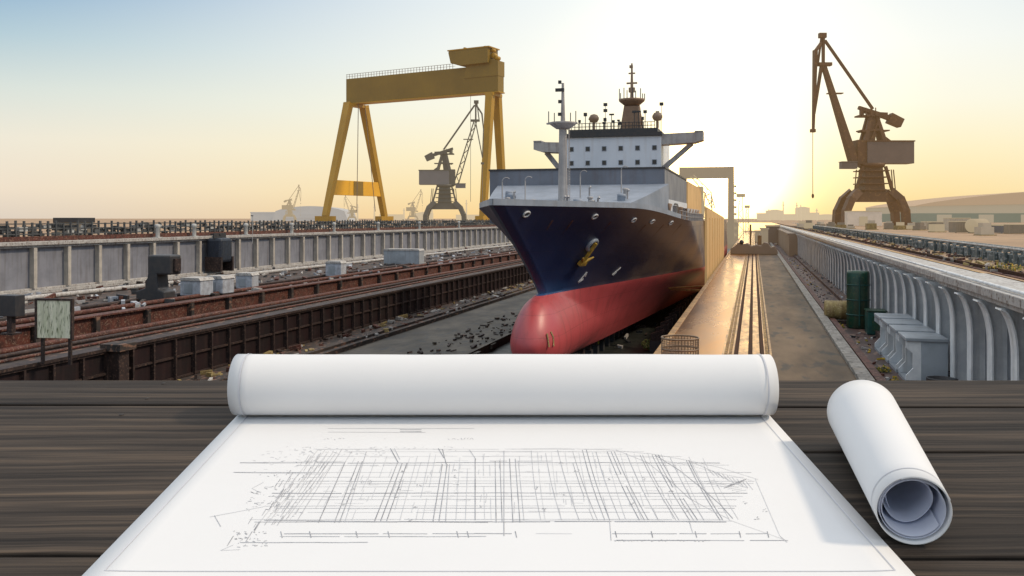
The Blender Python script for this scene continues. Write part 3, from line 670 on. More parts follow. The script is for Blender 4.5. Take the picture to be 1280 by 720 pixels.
p = D(14.4, 50.5, 0); t = thing('steel_plate', 'bent pale steel plate leaning beside the orange weeds', 'plate', p, -A)
g = MB(); g.prism([(-.5,0),(.5,0),(.7,.9),(.2,1.0)], -.05, .05); g.build('plate', M['coping'], t)
g = MB(); g.beam((0,.4,0),(0,.02,.8),.06,.06); g.build('prop', M['dark'], t)

# ------------------------------------------------------------------ the ship
U0 = -19.0; KE = -11.1; VT = 74.0
def zdeck(v):
    if v < 84: return 3.9
    if v < 108: t_ = (v-84)/24.; return 3.9 - 1.3*(t_*t_*(3-2*t_))
    return 2.6
def stem(z):
    h = CZ - z
    if h >= 7: return 79.0 + max(0, h-7)*.25
    return 79.0 - 15.3*((7-h)/8.0)**1.12
def bulb_e(h):
    """0 at the widest level of the bulb, 1 at its top and bottom; fuller below than above"""
    if h < 11.2: return min(1.0, (11.2-h)/4.1)**.72
    return (h-11.2)/2.75
def hb(v, z):
    h = CZ - z; v0 = stem(z)
    if h < 7:
        f = min(1, max(0,(7-h)/8.0)); Lh = 52 - 15*f; p = 1.05+.22*f; B = 12.0-.25*f
    else:
        f = min(1,(h-7)/7.0); Lh = 52 + 58*f**1.3; p = 1.05; B = 12.0-1.6*f**3
    t_ = (v-v0)/Lh
    b = 0.0 if t_ <= 0 else B*(1-max(0,1-t_)**p)
    if 0 < t_ : b = b + .35*math.exp(-((t_)*Lh/2.0))*min(1, t_*Lh)   # rounded stem
    e = bulb_e(h); bb = 0.0
    if abs(e) < 1 and v >= VT:
        q = max(0, 1-(v-VT)/4.6); val = 1-e*e-q*q
        if val > 0: bb = 2.45*math.sqrt(val)
    if bb > 0 or b > 0:
        k = .5; m_ = max(b,bb); n_ = min(b,bb)
        s_ = m_ + k*max(0, 1-(m_-n_)/ (2.2))**2*.6*(1 if n_>0 else 0)
        return s_
    return 0.0
def vfirst(z):
    h = CZ - z; e = bulb_e(h); v0 = stem(z)
    if abs(e) < 1: v0 = min(v0, VT + 4.6*(1-math.sqrt(1-e*e)))
    return v0
def hull_mesh():
    g = MB(); NZ, NV, VE = 64, 130, 250.0
    zs = []
    for j in range(NZ+1): zs.append(j/NZ)
    rows = []
    for s_ in zs:
        # nominal height; top rows follow the sheer
        row = []
        zb = KE + s_*(3.9-KE)
        v0 = vfirst(zb)
        for k in range(NV+1):
            v = v0 + (VE-v0)*(k/NV)**2.3
            z = KE + s_*(zdeck(v)-KE) if s_ > 0 else KE
            b = 0.0 if k == 0 else hb(v, z)
            row.append((v, z, b))
        rows.append(row)
    vs = []
    W_ = NV+1
    for side in (1,-1):
        for row in rows:
            for v, z, b in row: vs.append((U0+side*b, v, z))
    fs = []; off = W_*(NZ+1)
    for j in range(NZ):
        for k in range(NV):
            a = j*W_+k; fs.append((a, a+1, a+W_+1, a+W_)); a += off; fs.append((a, a+W_, a+W_+1, a+1))
    for k in range(NV):   # bottom and deck
        fs.append((k, off+k, off+k+1, k+1)); a = NZ*W_+k; fs.append((a, a+1, off+a+1, off+a))
    for j in range(NZ): a = j*W_+NV; fs.append((a, off+a, off+a+W_, a+W_))
    g.add(vs, fs, 0, True)
    return g
ship = thing('cargo_ship', 'navy blue cargo ship with red bulbous bow standing in the dry dock', 'ship', (0,0,0), -A)
hm = hull_mesh()
import bmesh
ho = hm.build('hull', M['hull'], ship, fixn=False)
bm = bmesh.new(); bm.from_mesh(ho.data); bmesh.ops.remove_doubles(bm, verts=bm.verts, dist=.004); bmesh.ops.recalc_face_normals(bm, faces=bm.faces)
for e in bm.edges:
    if len(e.link_faces) == 2 and e.calc_face_angle(0) > R(50): e.smooth = False
bm.to_mesh(ho.data); bm.free()

def proj(q):
    w_ = D(q[0], q[1], q[2]); return 640+1100*w_.x/w_.y, 273-1100*(w_.z-CZ)/w_.y
def hull_at(px, py):
    best = None
    for i in range(0, 170):
        v = 64+i*.45
        for j in range(0, 80):
            z = -10+j*.17
            if z > zdeck(v)-.15: break
            b = hb(v, z)
            if b <= 0: continue
            x, y = proj((U0+b, v, z)); d_ = (x-px)**2+(y-py)**2
            if best is None or d_ < best[0]: best = (d_, v, z)
    v, z = best[1], best[2]
    P = Vector((U0+hb(v,z), v, z)); e = .3
    a = Vector((U0+hb(v+e,z), v+e, z))-P; c = Vector((U0+hb(v,z+e), v, z+e))-P
    n = a.cross(c).normalized()
    if n.x < 0: n = -n
    t1 = a.normalized(); t2 = n.cross(t1)
    if t2.z < 0: t2 = -t2
    return P, n, t1, t2
def patch(name, px, py, segs, m_, wd=.14, th=.05):
    P, n, t1, t2 = hull_at(px, py); g = MB()
    for (x0,y0,x1,y1) in segs:
        a = P+t1*x0+t2*y0+n*.04; b_ = P+t1*x1+t2*y1+n*.04
        g.beam(a, b_, wd, th, up=n)
    return g.build(name, m_, ship)
patch('bow_thruster_mark', 727, 347, [(-.5,-.5,.3,.6),(.3,.6,.5,.1),(-.5,-.5,.3,-.2)], M['mark'], .2)
patch('draught_mark', 770, 340, [(-.6,-.4,.6,.5),(-.3,-.45,.2,-.1)], M['mark'], .18)
for i, (px, py) in enumerate(((656,268),(744,269),(791,275),(815,277),(838,278))):
    P, n, t1, t2 = hull_at(px, py); g = MB()
    ring = [P + t1*.4*math.cos(a*math.pi/8) + t2*.25*math.sin(a*math.pi/8) + n*.04 for a in range(17)]
    g.tube(ring, .09, 6, caps=False); f_ = g.build('fairlead', M['mark'], ship)
    g = MB(); c = P+n*.02
    g.add([c]+[c + t1*.36*math.cos(a*math.pi/8) + t2*.22*math.sin(a*math.pi/8)+n*.03 for a in range(16)], [(0,1+a,1+(a+1)%16) for a in range(16)]); g.build('opening', M['dark'], f_)
# anchor in its recess
P, n, t1, t2 = hull_at(732, 314)
an = MB(); q = P+n*.35
an.lathe([(0,0)], n=3) if False else None
an.beam(q+t2*1.3, q-t2*1.1, .28, .28, up=n)
an.beam(q-t2*1.1, q-t2*.3-t1*1.1+n*.2, .34,.34,.12,.12, up=n); an.beam(q-t2*1.1, q-t2*.3+t1*1.1+n*.2, .34,.34,.12,.12, up=n)
an.beam(q-t2*1.15-t1*.6, q-t2*1.15+t1*.6, .4,.4, up=n)
ao = an.build('anchor', M['gold'], ship)
g = MB(); ring = [P + t2*.9 + t1*.75*math.cos(a*math.pi/8) + t2*.6*math.sin(a*math.pi/8)+n*.12 for a in range(17)]
g.tube(ring, .2, 8, caps=False); g.build('hawse_pipe', M['shiplight'], ao)
# rusty marking low on the bulb
for px in (690, 715, 764, 806, 829, 851):
    P, n, t1, t2 = hull_at(px, 281 if px > 780 else 276); g = MB()
    for q_, l_ in ((0,random.uniform(.9,2.2)),(.16,random.uniform(.5,1.3))):
        a = P+t1*q_+n*.012; b_ = P+t1*q_-t2*l_; v_ = b_.y; 
        b_ = Vector((U0+hb(v_, b_.z), v_, b_.z))+n*.012; sd_ = t1*.06
        g.add([a-sd_, a+sd_, b_+sd_*.3, b_-sd_*.3], [(0,1,2,3)])
    g.build('rust_streak', M['rust'], ship)
patch('bulb_scrape', 690, 425, [(-.5,.6,-.6,-.6),(.1,.7,.3,.2),(.3,.2,.1,-.6)], M['khaki'], .14)

# bulwark rail round the foredeck: pale upper strake above the navy paint
def deck_ring(v0, v1, n, dz0, dz1, inset, th, name, m_, both=True):
    g = MB(); pts = []
    vv = [v0 + (v1-v0)*(i/n)**1.6 for i in range(n+1)]
    for sgn in (1,-1):
        prev = None
        for v in vv:
            z = zdeck(v); b = max(0, hb(v, z)-inset)
            cur = [(U0+sgn*b, v, z+dz0), (U0+sgn*b, v, z+dz1), (U0+sgn*max(0,b-th), v, z+dz1), (U0+sgn*max(0,b-th), v, z+dz0)]
            if prev: g.add(prev+cur, [(0,1,5,4),(1,2,6,5),(2,3,7,6),(3,0,4,7)], 0, False)
            prev = cur
    return g.build(name, m_, ship)
deck_ring(63.75, 101, 36, -.0, .5, .02, .2, 'bulwark', M['shiplight'])
# foredeck plating, slightly rising to the breakwater
g = MB()
SL0, SL1 = 84.0, 99.0
def wid(v, k=1.0): return (hb(v, zdeck(v))-.9)*k
z0, z1 = 3.95, 6.75
vs = []; n = 12
for i in range(n+1):
    v = SL0+(SL1-SL0)*i/n; z = z0+(z1-z0)*(i/n)**1.0; b = wid(v)
    vs += [(U0-b, v, z), (U0+b, v, z), (U0-b, v, zdeck(v)-.15), (U0+b, v, zdeck(v)-.15)]
fs = []
for i in range(n):
    a = i*4; fs += [(a,a+1,a+5,a+4),(a,a+4,a+6,a+2),(a+1,a+3,a+7,a+5)]
fs += [(0,2,3,1),(n*4,n*4+1,n*4+3,n*4+2)]
g.add(vs, fs); g.build('foredeck_breakwater', M['shiplight'], ship)
# deck fittings on the breakwater
rr = random.Random(5)
for k in range(18):
    v = rr.uniform(77, 92); b = wid(v)*rr.uniform(-.95,.95); z = z0+(z1-z0)*max(0,v-SL0)/(SL1-SL0)
    g = MB()
    kind = k % 3
    if kind == 0: g.lathe([(.2,-.3),(.2,.4),(.3,.5),(.3,.65),(0,.7)], (U0+b,v,z), 10); nm = 'bollard'; mm = M['mast']
    elif kind == 1: g.tube([(U0+b,v,z-.2),(U0+b,v,z+.8),(U0+b+.15,v-.2,z+.95),(U0+b+.2,v-.35,z+.8)], .09, 8); nm = 'vent_pipe'; mm = M['mast']
    else: g.box(U0+b-.4,U0+b+.4,v-.3,v+.3,z-.3,z+.35); g.lathe([(0,-.4),(.26,-.4),(.26,.4),(0,.4)], (U0+b,v,z+.4), 10, axis='x'); nm = 'windlass'; mm = M['shiplight']
    g.build(nm, mm, ship)
for k, (px, vv) in enumerate(((-.75,80),(-.45,86),(.2,90),(.62,93))):
    b = wid(vv)*px; z = z0+(z1-z0)*max(0,vv-SL0)/(SL1-SL0)-.1
    g = MB(); g.tube([(U0+b,vv,z),(U0+b,vv,z+2.5)], .06, 6); g.tube([(U0+b+.4*(1-math.cos(a*.35)),vv,z+2.5+.4*math.sin(a*.35)) for a in range(8)], .045, 5); g.build('davit', M['mast'], ship)
# guard rail along the sides aft of the bulwark
g = MB(); v = 101.0
for dz in (.45,.95): g.tube([(U0+hb(v_,zdeck(v_))-.15, v_, zdeck(v_)+dz) for v_ in [101+i*2 for i in range(18)]], .04, 5)
while v < 136:
    g.box(U0+hb(v,zdeck(v))-.2, U0+hb(v,zdeck(v))-.1, v, v+.1, zdeck(v), zdeck(v)+.98); v += 1.4
g.build('guard_rail', M['mast'], ship)
for k in range(14):
    v = 99+k*2.7; u = U0+hb(v,zdeck(v))-.9; g = MB()
    g.lathe([(.28,0),(.24,rr.uniform(.7,1.5)),(.4,1.5),(0,1.6)], (u,v,zdeck(v)), 8); g.build('bollard', M['mast'] if k%2 else M['brown'], ship)

# grey cargo block ahead of the bridge (raised forecastle)
CW0, CW1, CV0, CV1 = -29.9, -9.55, 99.0, 132.0
g = MB(); g.box(CW0, CW1, CV0, CV1, 2.3, 8.45); g.build('hold_front', M['shipgrey'], ship)
g = MB(); g.box(CW0-.1, CW1+.1, CV0-.12, CV1, 8.454, 8.65); g.build('hold_top', M['dark'], ship)
g = MB(); g.box(CW1, CW1+.09, CV0+.5, CV1-.2, 2.2, 5.1); g.build('side_plating', M['white'], ship)
g = MB(); g.prism([(CV0+9,2.4),(CV0+18,2.4),(CV0+18,4.2),(CV0+15.5,4.8),(CV0+11.5,4.8),(CV0+9,4.2)], CW1+.093, CW1+.16, axis='x'); g.build('side_door', M['dark'], ship)
# tan casing, gold sunlight put into its colour, aft on starboard side
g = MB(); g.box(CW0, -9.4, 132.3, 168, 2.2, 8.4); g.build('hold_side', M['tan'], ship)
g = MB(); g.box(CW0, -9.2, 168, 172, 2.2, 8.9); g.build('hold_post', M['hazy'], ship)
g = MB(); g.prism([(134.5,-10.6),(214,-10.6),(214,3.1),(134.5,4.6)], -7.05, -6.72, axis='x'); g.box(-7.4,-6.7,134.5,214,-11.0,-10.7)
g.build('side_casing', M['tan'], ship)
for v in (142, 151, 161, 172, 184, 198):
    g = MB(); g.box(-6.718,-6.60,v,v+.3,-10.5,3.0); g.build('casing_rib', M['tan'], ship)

# bridge house
BV, BW0, BW1, BZ0, BZ1 = 127.0, -27.0, -12.75, 8.66, 14.75
br = MB(); br.box(BW0, BW1, BV, BV+13, BZ0, BZ1); bo = br.build('bridge_house', M['white'], ship, bevel=.06)
g = MB(); g.box(BW0-.15, BW1+.15, BV-.35, BV+13, BZ1+.004, BZ1+.55); g.box(BW0+.8, BW1-.5, BV, BV+12, BZ1+.55, BZ1+1.15); g.build('roof_band', M['dark'], ship)
for row, z in enumerate((13.05, 11.0)):
    for k in range(6):
        u = -25.8 + k*2.42
        g = MB(); g.box(u-.34,u+.34,BV-.05,BV-.003,z-.36,z+.36); wo = g.build('window', M['shiplight'], bo)
        g = MB(); g.box(u-.26,u+.26,BV-.08,BV-.053,z-.28,z+.28); g.build('pane', M['glass'], ship).parent = bo
# wings
for sgn, ub, uo, zt in ((-1, BW0, -31.6, 14.1), (1, BW1, -6.9, 15.0)):
    g = MB(); a = ub; b_ = uo
    poly = [(a,zt-1.5),(a,zt),(b_,zt+.2),(b_,zt-.95),(b_-sgn*1.2,zt-1.3)]
    g.prism(poly, BV+.2, BV+3.4); g.build('bridge_wing', M['mast'], ship)
    g = MB(); g.beam((uo-sgn*1.6,BV+1.8,zt-1.3),(ub+sgn*.1,BV+1.8,zt-4.9),.5,.7); g.build('wing_brace', M['mast'], ship)
    g = MB(); g.box(min(uo,uo-sgn*1.2),max(uo,uo-sgn*1.2),BV+.1,BV+3.5,zt+.204,zt+.35); g.build('wing_rail', M['mast'], ship)
# clutter above the bridge
g = MB()
for k in range(26):
    u = BW0+.6+k*.53; g.tube([(u,BV+.2,BZ1+1.15),(u,BV+.2,BZ1+2.05)], .05, 4)
for z in (1.55,2.05): g.tube([(BW0+.6,BV+.2,BZ1+z),(BW1-.9,BV+.2,BZ1+z)], .05, 4)
g.build('roof_railing', M['dark'], ship)
for k in range(18):
    u = rr.uniform(BW0+1, BW1-.8); h_ = rr.uniform(.9,2.8); g = MB(); y = BV+rr.uniform(.6,6)
    g.tube([(u,y,BZ1+1.1),(u,y,BZ1+1.1+h_)], .06, 5); g.cbox((u,y,BZ1+1.1+h_), (rr.uniform(.3,.7),.4,rr.uniform(.2,.5))); g.build('antenna', M['dark'], ship)
for u in (-23.0, -13.6):
    g = MB(); g.lathe([(0,-.0),(.5,.1),(.75,.5),(.75,.8),(.5,1.2),(0,1.35)], (u,BV+3,BZ1+2.4), 14); g.tube([(u,BV+3,BZ1+1.1),(u,BV+3,BZ1+2.5)], .18, 8); g.build('radome', M['crane_house'], ship)
# radar mast
u = -17.6; v = BV+5
g = MB(); g.prism([(u-1.5,BZ1+1.1),(u+1.5,BZ1+1.1),(u+1.15,BZ1+4.9),(u-1.0,BZ1+4.9)], v-1, v+1); rmast = g.build('radar_mast', M['brown'], ship)
for du in (-1.9, 1.9):
    g = MB(); g.tube([(u+du*.9,v,BZ1+1.1),(u+du*.55,v,BZ1+5.2)], .12, 6); g.build('mast_strut', M['brown'], rmast)
g = MB(); g.lathe([(0,4.9),(.9,4.9),(1.9,5.7),(2.0,6.0),(0,6.0)], (u,v,BZ1), 16); g.build('mast_platform', M['brown'], rmast)
for k in range(9):
    a = k/9*6.283; g = MB(); g.tube([(u+1.9*math.cos(a),v+1.9*math.sin(a),BZ1+6.0),(u+1.9*math.cos(a),v+1.9*math.sin(a),BZ1+rr.uniform(6.7,7.8))], .07, 5); g.build('platform_post', M['dark'], rmast)
g = MB(); g.tube([(u,v,BZ1+6),(u,v,BZ1+11.4)], .28, 8, r1=.12); g.box(u-.8,u+.8,v-.1,v+.1,BZ1+8.3,BZ1+8.55); g.box(u-.5,u+.5,v-.1,v+.1,BZ1+9.8,BZ1+10.0); g.cbox((u,v,BZ1+7.4),(.9,.6,.7)); g.cbox((u-.1,v,BZ1+10.9),(.5,.4,.4)); g.build('topmast', M['crane_house'], rmast)
for du, z in ((-4.0,5.2),(-4.0,4.3),(4.4,5.0),(4.2,3.1)):   # lamps on long thin stays
    g = MB(); g.tube([(u+du,v,BZ1+1.1),(u+du,v,BZ1+z)], .035, 4); g.cbox((u+du,v,BZ1+z+.15),(.55,.4,.45)); g.build('signal_lamp', M['dark'], rmast)
# foremast
u = U0+.1; v = 88.6
zb = z0+(z1-z0)*(v-SL0)/(SL1-SL0)
g = MB(); g.tube([(u,v,zb-.6),(u,v,12.4)], .52, 14, r1=.40); fm = g.build('foremast', M['mast'], ship)
g = MB(); g.tube([(u,v,12.4),(u,v,16.8)], .26, 10, r1=.13); g.build('topmast', M['mast'], fm)
g = MB(); g.lathe([(0,12.1),(.7,12.1),(1.35,12.55),(1.45,12.75),(0,12.75)], (u,v,0), 14); g.box(u-1.7,u+1.5,v-.2,v+.2,12.6,12.75); g.build('mast_platform', M['mast'], fm)
for z, s_ in ((13.6,.35),(14.9,.3),(16.1,.9),(16.9,.3)):
    g = MB(); g.cbox((u-.3,v-.1,z),(s_,.3,.32)); g.build('mast_lamp', M['dark'], fm)
g = MB()
for du in (-1.5,-.9,.8,1.35): g.tube([(u+du,v,12.75),(u+du,v,13.5+abs(du)*.3)], .05, 5)
g.build('platform_rail', M['dark'], fm)
g = MB()
for k in range(30): g.tube([(u+.68,v-.25,zb+.2+k*.27),(u+.68,v+.25,zb+.2+k*.27)], .025, 4)
g.tube([(u+.68,v-.27,zb),(u+.64,v-.27,12.1)], .03, 4); g.tube([(u+.68,v+.27,zb),(u+.64,v+.27,12.1)], .03, 4); g.build('ladder', M['mast'], fm)
# funnel behind, mostly hidden
g = MB(); g.prism([(-22,8.4),(-16,8.4),(-16.6,14),(-21.4,14)], 146, 154); g.build('funnel', M['shipgrey'], ship)
# deck crane aft (lattice seen right of the house)
dc = MB()
def lattice(g, p0, p1, w0, w1, n, r, m=0, deep=None):
    """four chords and zig-zag lacing"""
    p0 = Vector(p0); p1 = Vector(p1); d = (p1-p0).normalized(); up = Vector((0,1,0))
    sx = d.cross(up).normalized(); sy = Vector((0,1,0))
    deep = deep or 1.0
    def c(i, a, b): 
        f = i/n; w_ = w0+(w1-w0)*f; return p0+(p1-p0)*f + sx*a*w_/2 + sy*b*w_*deep/2
    for a in (-1,1):
        for b in (-1,1): g.beam(c(0,a,b), c(n,a,b), r, r, m=m)
    for i in range(n):
        s_ = 1 if i % 2 else -1
        for b in (-1,1): g.beam(c(i,-s_,b), c(i+1,s_,b), r*.6, r*.6, m=m)
        for a in (-1,1): g.beam(c(i,a,-s_), c(i+1,a,s_), r*.6, r*.6, m=m)
lattice(dc, (-8.4,172,3), (-8.4,172,8), 1.6, 1.2, 5, .16)
lattice(dc, (-8.4,172,7.6), (-2.5+-6,196,5.2), 1.2, .7, 8, .14)
lattice(dc, (-8.4,172,7.8), (-9.9,150,10), 1.0, .5, 6, .14)
dc.build('deck_crane', M['hazy'], ship)

# keel blocks under ship
b = thing('keel_block', 'stacked timber and steel keel block under the ship', 'keel block', D(U0, 88, -13.6), -A, group='keel blocks under the ship')
g = MB(); g.box(-1.0,1.0,-.6,.6,0,1.3); g.build('base', M['dark'], b)
g = MB(); g.box(-.85,.85,-.5,.5,1.304,2.1); g.build('timber', M['frame'], b)
g = MB(); g.box(-.6,.6,-.4,.4,2.104,2.5); g.build('cap', M['frame'], b)
for k in range(1, 22): dup(b, D(U0, 88+k*4.2, -13.6))
b = thing('bilge_block', 'side bilge block standing on the pit floor beside the keel line', 'bilge block', D(U0+7.5, 110, -13.6), -A, group='bilge blocks beside the keel')
g = MB(); g.box(-.9,.9,-.6,.6,0,1.4); g.build('base', M['dark'], b)
g = MB(); g.prism([(-.8,1.404),(.8,1.404),(.8,2.8),(-.8,2.2)], -.5, .5); g.build('timber', M['frame'], b)
for k in range(1, 14): dup(b, D(U0+7.5, 110+k*6.0, -13.6))
# shoring frame between hull and pier
t = thing('gangway', 'small golden gangway bridging the ship side and the pier edge', 'gangway', D(-8.6, 113, -5.9), -A)
g = MB(); g.beam((-1.8,2.2,-.2),(2.7,-.5,.35),.9,.16); g.build('deck', M['edge'], t)
g = MB(); g.beam((-1.8,2.2,-.35),(2.7,-2.2,-.1),.25,.25); g.build('brace', M['edge'], t)

# person in hi-vis on the pit floor, and shrub / pump
def person(loc, rz, label):
    root = thing('person', label, 'person', loc, rz)
    me = bpy.data.meshes.new('body')
    J = {'pelvis':(0,0,.95),'chest':(0,-.03,1.35),'neck':(0,-.03,1.53),'head':(0,-.07,1.66),'top':(0,-.06,1.78),
         'hL':(.11,0,.9),'kL':(.13,-.06,.5),'aL':(.14,.02,.09),'tL':(.15,-.16,.03),'hR':(-.11,0,.9),'kR':(-.12,.03,.5),'aR':(-.13,.08,.09),'tR':(-.14,-.10,.03),
         'sL':(.19,-.02,1.45),'eL':(.27,0,1.18),'wL':(.25,-.16,.97),'fL':(.24,-.22,.90),'sR':(-.19,-.02,1.45),'eR':(-.28,.02,1.18),'wR':(-.26,-.10,.95),'fR':(-.25,-.14,.87)}
    rad = {'pelvis':.15,'chest':.16,'neck':.065,'head':.10,'top':.075,'hL':.10,'kL':.065,'aL':.045,'tL':.04,'hR':.10,'kR':.065,'aR':.045,'tR':.04,
           'sL':.075,'eL':.05,'wL':.035,'fL':.04,'sR':.075,'eR':.05,'wR':.035,'fR':.04}
    E = [('pelvis','chest'),('chest','neck'),('neck','head'),('head','top'),('pelvis','hL'),('hL','kL'),('kL','aL'),('aL','tL'),('pelvis','hR'),('hR','kR'),('kR','aR'),('aR','tR'),
         ('chest','sL'),('sL','eL'),('eL','wL'),('wL','fL'),('chest','sR'),('sR','eR'),('eR','wR'),('wR','fR')]
    ks = list(J); me.from_pydata([J[k] for k in ks], [(ks.index(a), ks.index(b)) for a, b in E], [])
    o = bpy.data.objects.new('body', me); COL.objects.link(o); o.parent = root
    o.modifiers.new('Skin', 'SKIN'); 
    for i, k in enumerate(ks): me.skin_vertices[0].data[i].radius = (rad[k], rad[k])
    me.skin_vertices[0].data[0].use_root = True
    sd_ = o.modifiers.new('Subsurf', 'SUBSURF'); sd_.levels = 1; sd_.render_levels = 2
    me.materials.append(M['trouser'])
    g = MB(); g.lathe([(.165,.92),(.19,1.1),(.205,1.3),(.19,1.45),(.09,1.53)], (0,-.02,0), 16); g.build('vest', M['hivis'], root)
    g = MB(); g.lathe([(.16,1.72),(.135,1.73),(.13,1.78),(.09,1.85),(0,1.87)], (0,-.06,0), 16); g.build('helmet', M['hivis'], root)
    g = MB(); g.lathe([(0,1.57),(.07,1.59),(.098,1.66),(.10,1.72),(.0,1.74)], (0,-.085,0), 14); g.build('face', M['skin'], root)
    return root
q = placed(746, 440, 14.5); q = Vector((q.x, q.y, -13.6))
pp = D(-12.6, 92.5, -13.6); t = person(placed(747, 439, 16.5), R(15), 'worker in a yellow vest and helmet standing in the dark pit beside the red bow')
b0 = placed(812, 438, 16.5)
g = MB(); r = random.Random(9)
for k in range(520):
    d_ = Vector((r.gauss(0,1),r.gauss(0,1),r.gauss(0,.7))).normalized()*r.uniform(.5,1)**.5; c = Vector((d_.x*1.0, d_.y*.9, .75+d_.z*.7)); s_ = r.uniform(.08,.18)
    q = Vector((r.uniform(-1,1),r.uniform(-1,1),r.uniform(-1,1))).normalized(); q2 = q.orthogonal().normalized()
    g.add([c-q*s_, c+q2*s_*.6, c+q*s_, c-q2*s_*.6], [(0,1,2,3)], 0 if r.random() < .5 else 1)
M['shrub1'] = mat('pale_shrub_leaf', (.24,.30,.08), (.14,.19,.05), 1, rough=.8); M['shrub2'] = mat('yellow_shrub_leaf', (.42,.40,.14), (.26,.26,.08), 1, rough=.8)
t = thing('shrub', 'pale yellow-green shrub growing in the dark pit beside the pier', 'shrub', b0, -A)
g.build('foliage', [M['shrub1'], M['shrub2']], t, fixn=False)
g = MB()
for k in range(6): g.tube([(0,0,0),(r.uniform(-.6,.6),r.uniform(-.6,.6),1.3)], .04, 5)
g.build('stem', M['frame'], t)

# ------------------------------------------------------------------ goliath gantry crane
gl_ang = math.atan2(-50, 90)
P0 = far_point(437, 520); GL = 103.0
t = thing('gantry_crane', 'huge yellow gantry crane with a trolley house on its girder', 'crane', P0, gl_ang)
def gz(px_h, dist): return CZ + px_h/1100.0*dist
zb0 = gz(143,520); zt0 = zb0+13.3
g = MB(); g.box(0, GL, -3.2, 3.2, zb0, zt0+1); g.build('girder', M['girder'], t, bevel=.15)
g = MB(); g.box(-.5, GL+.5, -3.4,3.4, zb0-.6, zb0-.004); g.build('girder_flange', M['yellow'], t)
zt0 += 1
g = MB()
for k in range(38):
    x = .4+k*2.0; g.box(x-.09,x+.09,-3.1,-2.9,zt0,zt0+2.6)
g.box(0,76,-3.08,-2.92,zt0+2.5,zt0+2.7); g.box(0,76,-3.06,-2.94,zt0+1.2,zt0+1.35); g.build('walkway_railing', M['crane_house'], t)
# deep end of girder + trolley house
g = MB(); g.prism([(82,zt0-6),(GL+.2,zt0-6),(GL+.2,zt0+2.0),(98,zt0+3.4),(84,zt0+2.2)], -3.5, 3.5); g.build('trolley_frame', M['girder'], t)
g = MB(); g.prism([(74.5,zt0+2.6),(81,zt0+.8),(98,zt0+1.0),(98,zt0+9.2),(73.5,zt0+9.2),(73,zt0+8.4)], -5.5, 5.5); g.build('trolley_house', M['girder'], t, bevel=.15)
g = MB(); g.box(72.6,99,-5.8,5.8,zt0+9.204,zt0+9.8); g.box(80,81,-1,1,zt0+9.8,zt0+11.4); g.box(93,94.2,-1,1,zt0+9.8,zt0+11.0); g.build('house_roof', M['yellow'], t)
for k, (x, z, s_) in enumerate(((99.5,5,3.0),(101.5,3.6,2.4),(99,8,1.8))):
    g = MB(); g.lathe([(0,-1.5),(s_/2,-1.5),(s_/2,1.5),(0,1.5)], (x,-1,zt0+z), 12, axis='y'); g.build('sheave', M['yellow'], t)
zl = zb0-.6
def leg_(x, yb, yt, xb, name='leg', w0=4.6, w1=3.2):
    g = MB(); g.beam((xb, yb, 4.0), (x, yt, zl), w1*.9, w1, w0*.8, w0, up=(1,0,0)); return g.build(name, M['yellow'], t)
sp = 27.0
leg_(5.0, -sp, -7.0, 5.0); leg_(5.0, sp, 7.0, 5.0)
for x, hw in ((5.0, 9.0), (98.5, 5.2)):
    g = MB(); g.box(x-2.4,x+2.4,-hw,hw,zl-1.6,zl-.01); g.build('head_beam', M['yellow'], t)
zl0 = zl; leg_(98.5, -11, -3.5, 98.5, w0=4.2); leg_(98.5, 11, 3.5, 98.5, w0=4.2)
g = MB(); g.beam((5,-sp+5.2,20.5),(5,sp-5.2,20.5),3.0,8.5,up=(0,0,1)); cb = g.build('crossbeam', M['orange'], t, bevel=.1)
g = MB(); g.cbox((3.4,0,20.5),(.3,8.5,8.0)); g.cbox((6.6,0,20.5),(.3,8.5,8.0)); g.build('hatch', M['girder'], cb)
for s_ in (-1,1):
    g = MB(); g.box(2.5,7.5,s_*sp-6,s_*sp+6,1.2,4.2); g.build('bogie', M['yellow'], t)
    for k in range(4):
        g = MB(); g.lathe([(0,-1.2),(.9,-1.2),(.9,1.2),(0,1.2)], (5,s_*sp-4.5+k*3,.9), 12, axis='x'); g.build('wheel', M['dark'], t)
    g = MB(); g.box(96,101,s_*11-4,s_*11+4,1.2,4.2); g.build('bogie', M['yellow'], t)
for x, y in ((8.5,-8),(9.4,8)):
    g = MB(); g.tube([(x,y*.3,zl),(x+3.4,y,7)], .22, 6); g.build('access_cable', M['crane_house'], t)
g = MB(); g.tube([(84,0,zb0),(84,0,12)], .12, 5); g.build('hoist_rope', M['crane_house'], t)

